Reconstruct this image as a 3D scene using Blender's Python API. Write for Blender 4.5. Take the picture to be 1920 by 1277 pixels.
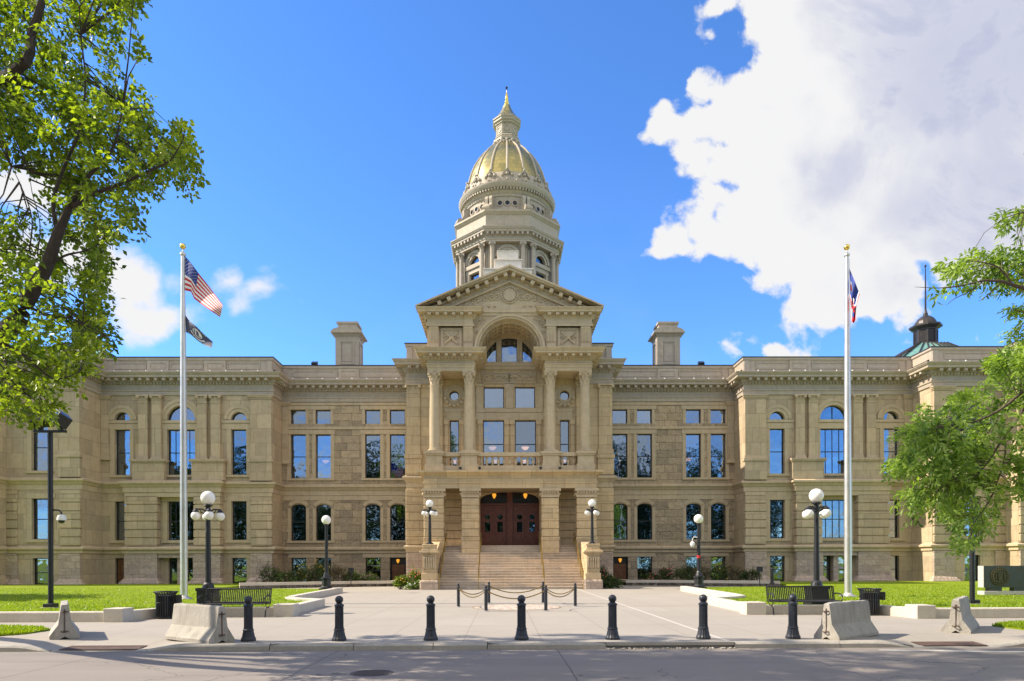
import bpy, bmesh, math, random
import numpy as np
from mathutils import Vector, Matrix
PI = math.pi; R = math.radians
random.seed(7)
for o in list(bpy.data.objects): bpy.data.objects.remove(o)
SC = bpy.context.scene; COL = SC.collection

# ------------------------------------------------------------------ camera, world, sun, exposure
CAMX, CAMZ, YAW, ROLL, SX, SY = -0.58, 1.69, R(-.6), R(-.2), .0025, .2175
cd = bpy.data.cameras.new('camera'); cam = bpy.data.objects.new('camera', cd); COL.objects.link(cam)
cd.sensor_width = 36; cd.lens = 24; cd.shift_x = SX; cd.shift_y = SY; cd.clip_start = .1; cd.clip_end = 6000
CR = Matrix.Rotation(YAW, 3, 'Z') @ Matrix.Rotation(PI/2, 3, 'X') @ Matrix.Rotation(ROLL, 3, 'Z')
cam.matrix_world = Matrix.Translation((CAMX, 0, CAMZ)) @ CR.to_4x4()
SC.camera = cam
SC.view_settings.view_transform = 'Standard'; SC.view_settings.look = 'None'; SC.view_settings.gamma = 1
SC.view_settings.exposure = 0.74
SC.cycles.max_bounces = 8; SC.cycles.transparent_max_bounces = 12

def at(px, py, Y):
    """point at depth Y seen at photo pixel (1920 wide)"""
    d = CR @ Vector(((px-960)/1920+SX, -(py-638.5)/1920+SY, -1280/1920)); t = Y/d.y
    return Vector((CAMX+d.x*t, Y, CAMZ+d.z*t))
CRT = CR.transposed()
def proj(p):
    v = CRT @ (Vector(p)-Vector((CAMX, 0, CAMZ)))
    if v.z > -.01: return (-9999, -9999)
    return 960+(v.x/-v.z*1280/1920-SX)*1920, 638.5-(v.y/-v.z*1280/1920-SY)*1920

SUN_EL, SUN_AZ = R(40), R(-3.5)      # sun from the left, a little behind the facade plane
to_sun = Vector((-math.cos(SUN_AZ)*math.cos(SUN_EL), -math.sin(SUN_AZ)*math.cos(SUN_EL), math.sin(SUN_EL)))
sl = bpy.data.lights.new('sun', 'SUN'); sl.energy = 5.0; sl.angle = R(.53); sl.color = (1, .88, .70)
so = bpy.data.objects.new('sun', sl); COL.objects.link(so); so.rotation_euler = to_sun.to_track_quat('Z', 'Y').to_euler()

class NT:
    def __init__(s, nt): s.t = nt; s.n = nt.nodes; s.l = nt.links
    def node(s, ty, **kw):
        n = s.n.new(ty)
        for k, v in kw.items(): setattr(n, k, v)
        return n
    def put(s, sock, v):
        if hasattr(v, 'is_output') or isinstance(v, bpy.types.NodeSocket): s.l.new(v, sock)
        elif v is not None:
            if sock.type == 'RGBA' and len(v) == 3: v = (*v, 1)
            sock.default_value = v
    def m(s, op, a, b=None, c=None, clamp=False):
        n = s.node('ShaderNodeMath', operation=op); n.use_clamp = clamp
        s.put(n.inputs[0], a)
        if b is not None: s.put(n.inputs[1], b)
        if c is not None: s.put(n.inputs[2], c)
        return n.outputs[0]
    def vm(s, op, a, b=None):
        n = s.node('ShaderNodeVectorMath', operation=op); s.put(n.inputs[0], a)
        if b is not None: s.put(n.inputs[1], b)
        return n.outputs['Value' if op in ('LENGTH', 'DOT_PRODUCT') else 'Vector']
    def comb(s, x, y, z=0.):
        n = s.node('ShaderNodeCombineXYZ'); s.put(n.inputs[0], x); s.put(n.inputs[1], y); s.put(n.inputs[2], z); return n.outputs[0]
    def sep(s, v):
        n = s.node('ShaderNodeSeparateXYZ'); s.put(n.inputs[0], v); return n.outputs
    def noise(s, vec, scale, detail=4, rough=.55, dist=0., out='Fac'):
        n = s.node('ShaderNodeTexNoise'); s.put(n.inputs['Vector'], vec); n.inputs['Scale'].default_value = scale
        n.inputs['Detail'].default_value = detail; n.inputs['Roughness'].default_value = rough; n.inputs['Distortion'].default_value = dist
        return n.outputs[out]
    def ramp(s, f, a, b, lo=0., hi=1., smooth=False):
        n = s.node('ShaderNodeMapRange'); n.interpolation_type = 'SMOOTHSTEP' if smooth else 'LINEAR'
        s.put(n.inputs[0], f); s.put(n.inputs[1], a); s.put(n.inputs[2], b); s.put(n.inputs[3], lo); s.put(n.inputs[4], hi)
        return n.outputs[0]
    def mix(s, f, a, b, mode='MIX'):
        n = s.node('ShaderNodeMix', data_type='RGBA', blend_type=mode); s.put(n.inputs[0], f); s.put(n.inputs[6], a); s.put(n.inputs[7], b)
        return n.outputs[2]
    def bump(s, h, strength=.3, dist=.05, normal=None):
        n = s.node('ShaderNodeBump'); s.put(n.inputs['Height'], h); n.inputs['Strength'].default_value = strength; n.inputs['Distance'].default_value = dist
        if normal is not None: s.put(n.inputs['Normal'], normal)
        return n.outputs[0]

W = bpy.data.worlds.new('World'); SC.world = W; W.use_nodes = True
def build_world():
    W.node_tree.nodes.clear(); T = NT(W.node_tree)
    sky = T.node('ShaderNodeTexSky', sky_type='NISHITA'); sky.sun_disc = False; sky.sun_elevation = SUN_EL
    sky.sun_rotation = math.atan2(to_sun.x, to_sun.y); sky.altitude = 1800; sky.air_density = 1.0; sky.dust_density = .4; sky.ozone_density = 2.2
    g = T.node('ShaderNodeTexCoord').outputs['Generated']
    x, y, z = T.sep(g)
    ay = T.m('MAXIMUM', T.m('ABSOLUTE', y), .06)
    u = T.m('DIVIDE', x, ay); w = T.m('DIVIDE', z, ay)
    front = T.m('GREATER_THAN', y, 0.)
    v = T.comb(u, w, 0.)
    n1 = T.noise(v, 4.5, 9, .62, .35); n2 = T.noise(T.vm('ADD', v, (3.1, 1.7, .4)), 1.9, 5, .55); n3 = T.noise(T.vm('ADD', v, (7.7, 2.2, 0)), 16, 6, .62, .3)
    # cloud bodies: (centre px, centre py, radius x, radius y) in the direction of the capitol
    blobs = [(1780, 90, 420, 320), (1580, 60, 200, 270), (1545, 320, 255, 195), (1385, 446, 165, 70), (1330, 340, 80, 90), (1475, 40, 110, 150), (1740, 390, 340, 150), (1490, 515, 180, 74),
             (1610, 588, 230, 36), (1890, 330, 240, 190), (1690, 520, 120, 90), (1185, 672, 52, 26), (1440, 655, 44, 20), (1440, 200, 140, 160),
             (270, 535, 86, 72), (500, 538, 86, 26), (440, 530, 36, 18), (470, 582, 18, 8), (225, 520, 60, 40), (40, 350, 90, 60), (80, 480, 160, 90), (300, 590, 60, 34), (1232, 228, 4, 6)]
    F = None
    for (bx, by, rx, ry) in blobs:
        d = T.vm('LENGTH', T.vm('MULTIPLY', T.vm('SUBTRACT', v, ((bx-942)/1280, (1056-by)/1280, 0)), (1280/rx, 1280/ry, 0)))
        f = T.m('MULTIPLY_ADD', d, -min(rx, ry)/1280, min(rx, ry)/1280)
        F = f if F is None else T.m('SMOOTH_MAX', F, f, .02)
    vo = T.node('ShaderNodeTexVoronoi'); vo.feature = 'SMOOTH_F1'; vo.inputs['Scale'].default_value = 9; vo.inputs['Smoothness'].default_value = .35; vo.inputs['Detail'].default_value = 2; vo.inputs['Roughness'].default_value = .55
    T.l.new(T.vm('ADD', v, T.vm('MULTIPLY', T.noise(v, 6, 4, .6, 0, 'Color'), (.09, .09, 0))), vo.inputs['Vector'])
    F = T.m('ADD', F, T.m('MULTIPLY_ADD', vo.outputs['Distance'], -.09, .035))
    F = T.m('ADD', F, T.m('MULTIPLY_ADD', n1, .115, -.055)); F = T.m('ADD', F, T.m('MULTIPLY_ADD', n3, .07, -.035))
    F = T.m('ADD', F, T.ramp(u, -.2, .1, .058, .048))
    maskF = T.ramp(F, .0, T.ramp(u, -.35, .05, .05, .018), smooth=True)
    wisp = T.m('MULTIPLY', T.ramp(n2, .52, .85), T.ramp(w, .1, .6, .4, 0.), clamp=True)
    maskF = T.m('MAXIMUM', maskF, wisp)
    nb = T.noise(T.vm('MULTIPLY', T.vm('ADD', v, (11.3, 4.4, 0)), (1, 1.5, 1)), 3.6, 8, .6, .5)
    hi = T.ramp(w, .06, .3, .09, .185, smooth=True)
    maskB = T.m('MULTIPLY', T.ramp(T.m('ADD', nb, hi), .54, .72, smooth=True), .9)
    mask = T.m('ADD', T.m('MULTIPLY', maskF, front), T.m('MULTIPLY', maskB, T.m('SUBTRACT', 1., front)))
    mask = T.m('MULTIPLY', mask, T.ramp(z, 0., .04), clamp=True)
    fill_cloud = T.m('MULTIPLY', T.m('SUBTRACT', 1., front), T.ramp(T.m('ADD', nb, T.ramp(w, .4, .8, -.4, .2)), .45, .65, smooth=True))   # unseen bright cloud added high behind the viewer as fill light for the facade
    # thick middles and undersides of the cloud are greyer than its thin rim
    thick = T.ramp(T.m('ADD', F, T.ramp(u, .38, .7, -.05, .10)), .05, .25, smooth=True)
    shade = T.m('MULTIPLY', thick, T.ramp(T.m('ADD', n2, T.m('MULTIPLY', n1, .6)), .46, 1.05, .12, .9))
    n1b = T.noise(T.vm('ADD', v, (-.022, .022, 0)), 4.5, 9, .62, .35)          # relief: sides of the billows turned from the sun
    shade = T.m('ADD', shade, T.m('MULTIPLY', T.ramp(T.m('SUBTRACT', n1b, n1), -.01, .08), T.m('MULTIPLY', thick, .62)))
    shade = T.m('MULTIPLY', shade, T.ramp(vo.outputs['Distance'], .1, .65, .7, 1.2))
    shade = T.m('MULTIPLY', T.m('DIVIDE', shade, T.m('ADD', shade, .55)), 1.15)
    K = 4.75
    ccol = T.mix(shade, (K, K, K*1.01), (K*.52, K*.56, K*.78))
    hs = T.node('ShaderNodeHueSaturation'); hs.inputs['Saturation'].default_value = 1.1; hs.inputs['Value'].default_value = 1.35
    T.l.new(sky.outputs[0], hs.inputs['Color'])
    skyc = T.mix(1., hs.outputs[0], (.70, .98, 1.30), 'MULTIPLY')
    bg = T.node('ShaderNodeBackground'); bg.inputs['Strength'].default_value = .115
    skyc = T.mix(mask, skyc, ccol); skyc = T.mix(fill_cloud, skyc, (K*1.5, K*1.42, K*1.33))
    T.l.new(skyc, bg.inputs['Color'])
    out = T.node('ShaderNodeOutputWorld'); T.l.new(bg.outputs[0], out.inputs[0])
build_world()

# ------------------------------------------------------------------ materials
M = {}
def new_mat(name):
    m = bpy.data.materials.new(name); m.use_nodes = True; M[name] = m
    T = NT(m.node_tree); T.p = m.node_tree.nodes['Principled BSDF']; T.out = m.node_tree.nodes['Material Output']; return T
def pos(T): return T.node('ShaderNodeNewGeometry').outputs['Position']
def plain(name, col, rough=.6, metal=0., var=.12, scale=3., bump=0., spec=None, emit=None, es=0.):
    T = new_mat(name); p = pos(T)
    n = T.noise(p, scale, 5, .6)
    c = T.mix(T.ramp(n, .3, .7), [a*(1-var) for a in col], [min(1, a*(1+var)) for a in col])
    T.put(T.p.inputs['Base Color'], c); T.put(T.p.inputs['Roughness'], T.ramp(n, .2, .8, max(0, rough-.07), min(1, rough+.07))); T.p.inputs['Metallic'].default_value = metal
    if spec is not None: T.p.inputs['Specular IOR Level'].default_value = spec
    if bump: T.put(T.p.inputs['Normal'], T.bump(T.noise(p, scale*6, 4, .6), bump, .02))
    if emit: T.put(T.p.inputs['Emission Color'], emit); T.p.inputs['Emission Strength'].default_value = es
    return T
def stone(name, c1, c2, bw, bh, mortar=.012, phase=0., rock=0., rough=.85, mort=.55, streak=.42):
    """ashlar masonry on vertical faces, coursed along whichever way the face runs"""
    warm = (1.24, 1.225, 1.29); c1, c2 = [a*q for a, q in zip(c1, warm)], [a*q for a, q in zip(c2, warm)]
    T = new_mat(name); p = pos(T); x, y, z = T.sep(p)
    nx = T.sep(T.node('ShaderNodeNewGeometry').outputs['True Normal'])[0]
    f = T.m('GREATER_THAN', T.m('ABSOLUTE', nx), .6)
    u = T.m('ADD', T.m('MULTIPLY', y, f), T.m('MULTIPLY', x, T.m('SUBTRACT', 1., f)))
    wob = T.noise(p, 1.3, 2)
    v = T.comb(u, T.m('ADD', T.m('ADD', z, phase), T.m('MULTIPLY', wob, .012)), 0.)
    b = T.node('ShaderNodeTexBrick'); T.put(b.inputs['Vector'], v); b.inputs['Scale'].default_value = 1
    b.inputs['Brick Width'].default_value = bw; b.inputs['Row Height'].default_value = bh; b.inputs['Mortar Size'].default_value = mortar; b.inputs['Mortar Smooth'].default_value = .35
    b.offset = .43; b.squash = .7; b.squash_frequency = 3
    T.put(b.inputs['Color1'], c1); T.put(b.inputs['Color2'], c2); T.put(b.inputs['Mortar'], [a*mort for a in c1])
    big = T.noise(p, .35, 4, .6); mid = T.noise(p, 2.6, 6, .65)
    col = T.mix(T.ramp(big, .3, .7, 0., .6), b.outputs['Color'], T.mix(1., b.outputs['Color'], (1.12, 1.04, .9), 'MULTIPLY'))
    col = T.mix(T.ramp(mid, .35, .75, 0., .5), col, T.mix(1., col, (.66, .62, .56), 'MULTIPLY'))
    fine = T.noise(p, 9, 5, .7); col = T.mix(T.ramp(fine, .5, .8, 0., .22), col, T.mix(1., col, (.6, .56, .5), 'MULTIPLY'))
    stv = T.noise(T.comb(T.m('MULTIPLY', u, 3.), T.m('MULTIPLY', z, .25), 0.), 1.5, 4, .6)   # rain streaks
    col = T.mix(T.ramp(stv, .52, .8, 0., streak), col, T.mix(1., col, (.62, .58, .52), 'MULTIPLY'))
    T.put(T.p.inputs['Base Color'], col); T.p.inputs['Roughness'].default_value = rough; T.p.inputs['Specular IOR Level'].default_value = .25
    h = T.m('MULTIPLY_ADD', b.outputs['Fac'], -.6, 1.); n = T.bump(h, .6, .03)
    if rock: n = T.bump(T.noise(p, 2.4, 6, .62, .6), rock, .22, n)
    n = T.bump(T.noise(p, 22, 3, .6), .15, .01, n)
    T.put(T.p.inputs['Normal'], n)
stone('rock_ashlar', (.41, .335, .225), (.27, .225, .16), 1.55, .62, .02, .05, 1., mort=.4)
stone('smooth_ashlar', (.43, .355, .24), (.33, .275, .19), 1.25, 1.15, .012, .2, 0.1, mort=.45)
stone('trim_stone', (.43, .36, .245), (.38, .32, .22), 1.9, 40, .006, 20.3, 0., streak=.4)
stone('carved_stone', (.43, .36, .245), (.38, .32, .22), 60, 60, .0, 20, .25)
stone('plinth_stone', (.42, .35, .28), (.34, .28, .235), 1.3, .5, .012, .1, .9)
stone('gold_stone', (.49, .39, .235), (.39, .315, .20), 1.5, .71, .012, .1, .15, mort=.45)
stone('step_stone', (.54, .465, .365), (.42, .365, .29), 1.7, .1771, .006, 0., 0., mort=.8)
stone('painted_sheet', (.35, .312, .252), (.33, .297, .243), 2.4, 40, .006, 20.3, 0., rough=.55, streak=.3)
stone('pale_sheet', (.62, .58, .52), (.58, .54, .48), 2.4, 40, .004, 20.3, 0., rough=.5, streak=.2)
plain('dark_cap', (.035, .032, .035), .5)
plain('roof_grey', (.12, .115, .11), .8)
plain('frame_black', (.012, .013, .016), .4)
plain('black_iron', (.013, .014, .017), .42, 0, .25, 9)
plain('bollard_iron', (.022, .026, .036), .45, 0, .2, 12, .12)
plain('brass', (.33, .22, .06), .35, .85, .2, 12)
plain('gold_leaf', (.9, .62, .13), .25, 1.)
plain('steel', (.62, .60, .57), .38, .75, .08, 2)
plain('white_metal', (.72, .72, .72), .4)
plain('wood_door', (.135, .040, .024), .35, 0, .35, 5, .1)
plain('brown_wood', (.16, .062, .022), .45, 0, .35, 4, .1)
plain('interior_dark', (.018, .016, .014), .9)
plain('bronze_roof', (.045, .036, .034), .45, .3, .2, 2)
plain('globe_glass', (.85, .83, .8), .3, 0, .02)
plain('amber_lamp', (.8, .35, .05), .4, 0, .05, emit=(1, .42, .04), es=.5)
plain('bowl_lamp', (.8, .5, .4), .5, 0, .05, emit=(1, .48, .3), es=1.7)
plain('red_paint', (.55, .02, .02), .5)
plain('manhole_iron', (.075, .062, .055), .7, 0, .3, 8)
plain('lens_dark', (.02, .02, .022), .12)
plain('copper_green', (.16, .33, .29), .55, 0, .25, 1.5)
plain('granite_dark', (.055, .062, .058), .3, 0, .2, 30)
plain('granite_pale', (.5, .47, .44), .7, 0, .15, 20)
plain('seal_bronze', (.085, .075, .04), .45, .5, .3, 14)
plain('bark', (.052, .040, .032), .9, 0, .35, 9, .5)
plain('twig', (.10, .075, .055), .9, 0, .3, 9)
plain('rust', (.095, .058, .045), .8, 0, .3, 7, .3)
plain('flag_blue', (.012, .035, .24), .7, 0, .1); plain('flag_red', (.52, .012, .02), .7, 0, .1); plain('flag_white', (.75, .74, .74), .7, 0, .05)
plain('flag_navy', (.045, .050, .10), .7, 0, .1)
plain('soil', (.055, .038, .026), .95, 0, .3, 6, .5)
plain('petal_pink', (.72, .16, .2), .7, 0, .2); plain('petal_white', (.7, .7, .66), .7, 0, .1); plain('petal_yellow', (.55, .36, .05), .7, 0, .2); plain('petal_purple', (.20, .07, .15), .7, 0, .2)

def mat_gold_dome():
    T = new_mat('gold_panel'); p = pos(T); x, y, z = T.sep(p)
    a = T.m('ARCTAN2', x, T.m('SUBTRACT', y, 66.))
    b = T.node('ShaderNodeTexBrick'); T.put(b.inputs['Vector'], T.comb(T.m('MULTIPLY', a, 3.6), z, 0.)); b.inputs['Scale'].default_value = 1
    b.inputs['Brick Width'].default_value = .47; b.inputs['Row Height'].default_value = .42; b.inputs['Mortar Size'].default_value = .012
    T.put(b.inputs['Color1'], (.42, .35, .14)); T.put(b.inputs['Color2'], (.29, .26, .115)); T.put(b.inputs['Mortar'], (.22, .18, .08))
    T.put(T.p.inputs['Base Color'], b.outputs['Color']); T.p.inputs['Metallic'].default_value = .75
    T.put(T.p.inputs['Roughness'], T.ramp(T.noise(p, 1.5, 4), .3, .7, .26, .42))
    T.put(T.p.inputs['Normal'], T.bump(T.m('ADD', b.outputs['Fac'], T.noise(p, 2., 2)), .12, .02))
mat_gold_dome()
def mat_glass():
    T = new_mat('window_glass'); p = pos(T)
    gl = T.node('ShaderNodeBsdfGlossy'); gl.inputs['Roughness'].default_value = .005; gl.inputs['Color'].default_value = (.43, .51, .60, 1)
    oi = T.node('ShaderNodeObjectInfo')
    wv = T.noise(T.vm('ADD', p, T.comb(T.m('MULTIPLY', oi.outputs['Random'], 50.), 0., 0.)), .7, 2, .5)
    T.put(gl.inputs['Normal'], T.bump(wv, .16, .14))
    tr = T.node('ShaderNodeBsdfTransparent'); tr.inputs['Color'].default_value = (.75, .8, .82, 1)
    mx = T.node('ShaderNodeMixShader'); T.put(mx.inputs[0], T.ramp(oi.outputs['Random'], 0., 1., .38, .6))
    T.l.new(tr.outputs[0], mx.inputs[1]); T.l.new(gl.outputs[0], mx.inputs[2]); T.l.new(mx.outputs[0], T.out.inputs[0])
mat_glass()
def mat_leaf(name, c_dark, c_light, trans=.4, rough=.42):
    T = new_mat(name)
    a = T.node('ShaderNodeAttribute', attribute_name='tone').outputs['Fac']
    c = T.mix(a, c_dark, c_light)
    T.put(T.p.inputs['Base Color'], c); T.p.inputs['Roughness'].default_value = rough; T.p.inputs['Specular IOR Level'].default_value = .5
    tl = T.node('ShaderNodeBsdfTranslucent'); T.put(tl.inputs['Color'], T.mix(1., c, (1.65, 1.75, .6), 'MULTIPLY'))
    mx = T.node('ShaderNodeMixShader'); mx.inputs[0].default_value = trans
    T.l.new(T.p.outputs[0], mx.inputs[1]); T.l.new(tl.outputs[0], mx.inputs[2]); T.l.new(mx.outputs[0], T.out.inputs[0])
mat_leaf('leaf_oak', (.042, .088, .008), (.34, .42, .03), .48)
mat_leaf('leaf_ash', (.065, .14, .018), (.40, .52, .11), .45)
mat_leaf('leaf_far', (.016, .038, .012), (.045, .075, .018), .25)
mat_leaf('leaf_shrub', (.022, .045, .012), (.09, .13, .03), .3)
mat_leaf('leaf_flower', (.06, .11, .015), (.17, .24, .03), .35)
mat_leaf('leaf_straw', (.10, .085, .05), (.20, .17, .10), .3)
mat_leaf('blade', (.15, .24, .006), (.31, .38, .012), .4)

def mat_lawn():
    T = new_mat('lawn_green'); p = pos(T)
    n = T.noise(p, 30, 4, .7); big = T.noise(p, .5, 4, .6)
    c = T.mix(T.ramp(n, .3, .7), (.11, .20, .006), (.25, .34, .012)); c = T.mix(T.ramp(big, .35, .7, 0., .6), c, (.30, .34, .016)); c = T.mix(T.ramp(T.noise(p, 1.7, 5, .7), .55, .8, 0., .5), c, (.26, .24, .04)); mow = T.m('GREATER_THAN', T.m('PINGPONG', T.m('ADD', T.sep(p)[1], 300.), 1.1), .55); c = T.mix(T.m('MULTIPLY', mow, .14), c, (.06, .13, .006))
    T.put(T.p.inputs['Base Color'], c); T.p.inputs['Roughness'].default_value = .8; T.p.inputs['Specular IOR Level'].default_value = .2
    T.put(T.p.inputs['Normal'], T.bump(T.noise(p, 60, 3, .7), .8, .05))
mat_lawn()
def mat_paving():
    T = new_mat('plaza_concrete'); p = pos(T); x, y, z = T.sep(p)
    def grid(c, step, ph, w): 
        f = T.m('PINGPONG', T.m('ADD', c, 600+ph), step/2); return T.m('LESS_THAN', f, w)
    inx = T.m('LESS_THAN', T.m('ABSOLUTE', x), 4.3)
    j = T.m('MAXIMUM', grid(x, 1.72, .0, .008), T.m('MAXIMUM', grid(y, 2.6, .2, .012), 0.))
    n = T.noise(p, .35, 5, .6); f = T.noise(p, 45, 3, .7); st = T.noise(p, 2.2, 6, .7)
    cell = T.node('ShaderNodeTexWhiteNoise'); cell.noise_dimensions = '2D'
    T.put(cell.inputs[0], T.comb(T.m('FLOOR', T.m('DIVIDE', T.m('ADD', x, 600.), 3.44)), T.m('FLOOR', T.m('DIVIDE', T.m('ADD', y, 600.2), 2.6)), 0.))
    c = T.mix(T.ramp(n, .3, .7), (.315, .285, .245), (.37, .335, .29)); c = T.mix(T.m('MULTIPLY', cell.outputs[0], .6), c, (.32, .285, .24))
    c = T.mix(T.ramp(st, .52, .8, 0., .5), c, (.25, .22, .19)); c = T.mix(T.ramp(f, .3, .8, 0., .18), c, (.26, .24, .215))
    c = T.mix(T.m('MULTIPLY', j, .75), c, (.17, .15, .125))
    e = T.m('LESS_THAN', T.m('ABSOLUTE', T.m('SUBTRACT', T.m('ABSOLUTE', x), 4.28)), .045)
    c = T.mix(T.m('MULTIPLY', e, T.m('MULTIPLY', T.m('GREATER_THAN', x, 0.), .7)), c, (.55, .52, .47))
    cross_line = T.m('LESS_THAN', T.m('ABSOLUTE', T.m('SUBTRACT', y, 26.6)), .05)  # narrow dark line across the plaza between the lawn walls
    c = T.mix(T.m('MULTIPLY', cross_line, T.m('MULTIPLY', T.m('LESS_THAN', T.m('ABSOLUTE', x), 7.6), .75)), c, (.13, .11, .09))
    T.put(T.p.inputs['Base Color'], c); T.p.inputs['Roughness'].default_value = .85
    T.put(T.p.inputs['Normal'], T.bump(T.noise(p, 60, 3, .6), .15, .01))
mat_paving()
def mat_road():
    T = new_mat('road_concrete'); p = pos(T); x, y, z = T.sep(p)
    f = T.noise(p, 55, 3, .75); n = T.noise(T.vm('MULTIPLY', p, (.25, 1.1, 1)), 1.2, 5, .6); st = T.noise(p, 5, 6, .7)
    c = T.mix(T.ramp(f, .25, .75), (.14, .12, .107), (.26, .228, .20)); c = T.mix(T.ramp(n, .35, .7, 0., .5), c, (.29, .255, .22))
    c = T.mix(T.ramp(st, .58, .8, 0., .3), c, (.16, .14, .13))
    jx = T.m('LESS_THAN', T.m('PINGPONG', T.m('ADD', T.m('ADD', x, T.m('MULTIPLY', T.noise(p, 1.5, 3), .05)), 602.), 2.3), .014)
    jy = T.m('LESS_THAN', T.m('ABSOLUTE', T.m('SUBTRACT', T.m('ADD', y, T.m('MULTIPLY', T.noise(p, 2., 3), .06)), 12.95)), .012)
    cr = T.node('ShaderNodeTexVoronoi'); cr.feature = 'DISTANCE_TO_EDGE'; cr.inputs['Scale'].default_value = .33
    T.put(cr.inputs['Vector'], T.vm('ADD', p, T.vm('MULTIPLY', T.noise(p, 2.5, 4, .6, 0, 'Color'), (.8, .8, 0))))
    ck = T.m('MULTIPLY', T.m('LESS_THAN', cr.outputs['Distance'], .004), T.m('GREATER_THAN', T.noise(p, .25, 2), .5))
    c = T.mix(T.m('MULTIPLY', T.m('MAXIMUM', T.m('MAXIMUM', jx, jy), ck), .7), c, (.06, .055, .05))
    T.put(T.p.inputs['Base Color'], c); T.p.inputs['Roughness'].default_value = .8
    T.put(T.p.inputs['Normal'], T.bump(f, .35, .012))
mat_road()
def mat_concrete(name, a, b, streak=.5):
    T = new_mat(name); p = pos(T); x, y, z = T.sep(p)
    n = T.noise(p, 1.6, 6, .65); f = T.noise(p, 26, 4, .7)
    c = T.mix(T.ramp(n, .3, .7), a, b); c = T.mix(T.ramp(f, .45, .85, 0., .5), c, [q*.55 for q in a])
    s = T.noise(T.vm('MULTIPLY', p, (7, 7, .7)), 1, 4, .6); c = T.mix(T.ramp(s, .5, .8, 0., streak), c, [q*.5 for q in a])
    T.put(T.p.inputs['Base Color'], c); T.p.inputs['Roughness'].default_value = .88
    T.put(T.p.inputs['Normal'], T.bump(T.noise(p, 18, 5, .65), .35, .03))
mat_concrete('barrier_concrete', (.33, .305, .265), (.45, .42, .37), .7); mat_concrete('kerb_concrete', (.33, .31, .275), (.42, .39, .345), .3)
mat_concrete('wall_concrete', (.52, .47, .40), (.60, .55, .47), .25)
def mat_medallion():
    T = new_mat('medallion'); p = pos(T); n = T.noise(p, 5.5, 5, .7, .8)
    d = T.vm('LENGTH', T.vm('SUBTRACT', p, (-.05, 26.2, 0)))
    c = T.mix(T.ramp(n, .45, .6), (.55, .50, .44), (.27, .13, .075)); c = T.mix(T.ramp(T.noise(p, 3, 3), .5, .6), c, (.48, .44, .36))
    c = T.mix(T.m('LESS_THAN', T.m('ABSOLUTE', T.m('SUBTRACT', d, 1.68)), .035), c, (.25, .19, .12))
    T.put(T.p.inputs['Base Color'], c); T.p.inputs['Roughness'].default_value = .7
mat_medallion()

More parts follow.
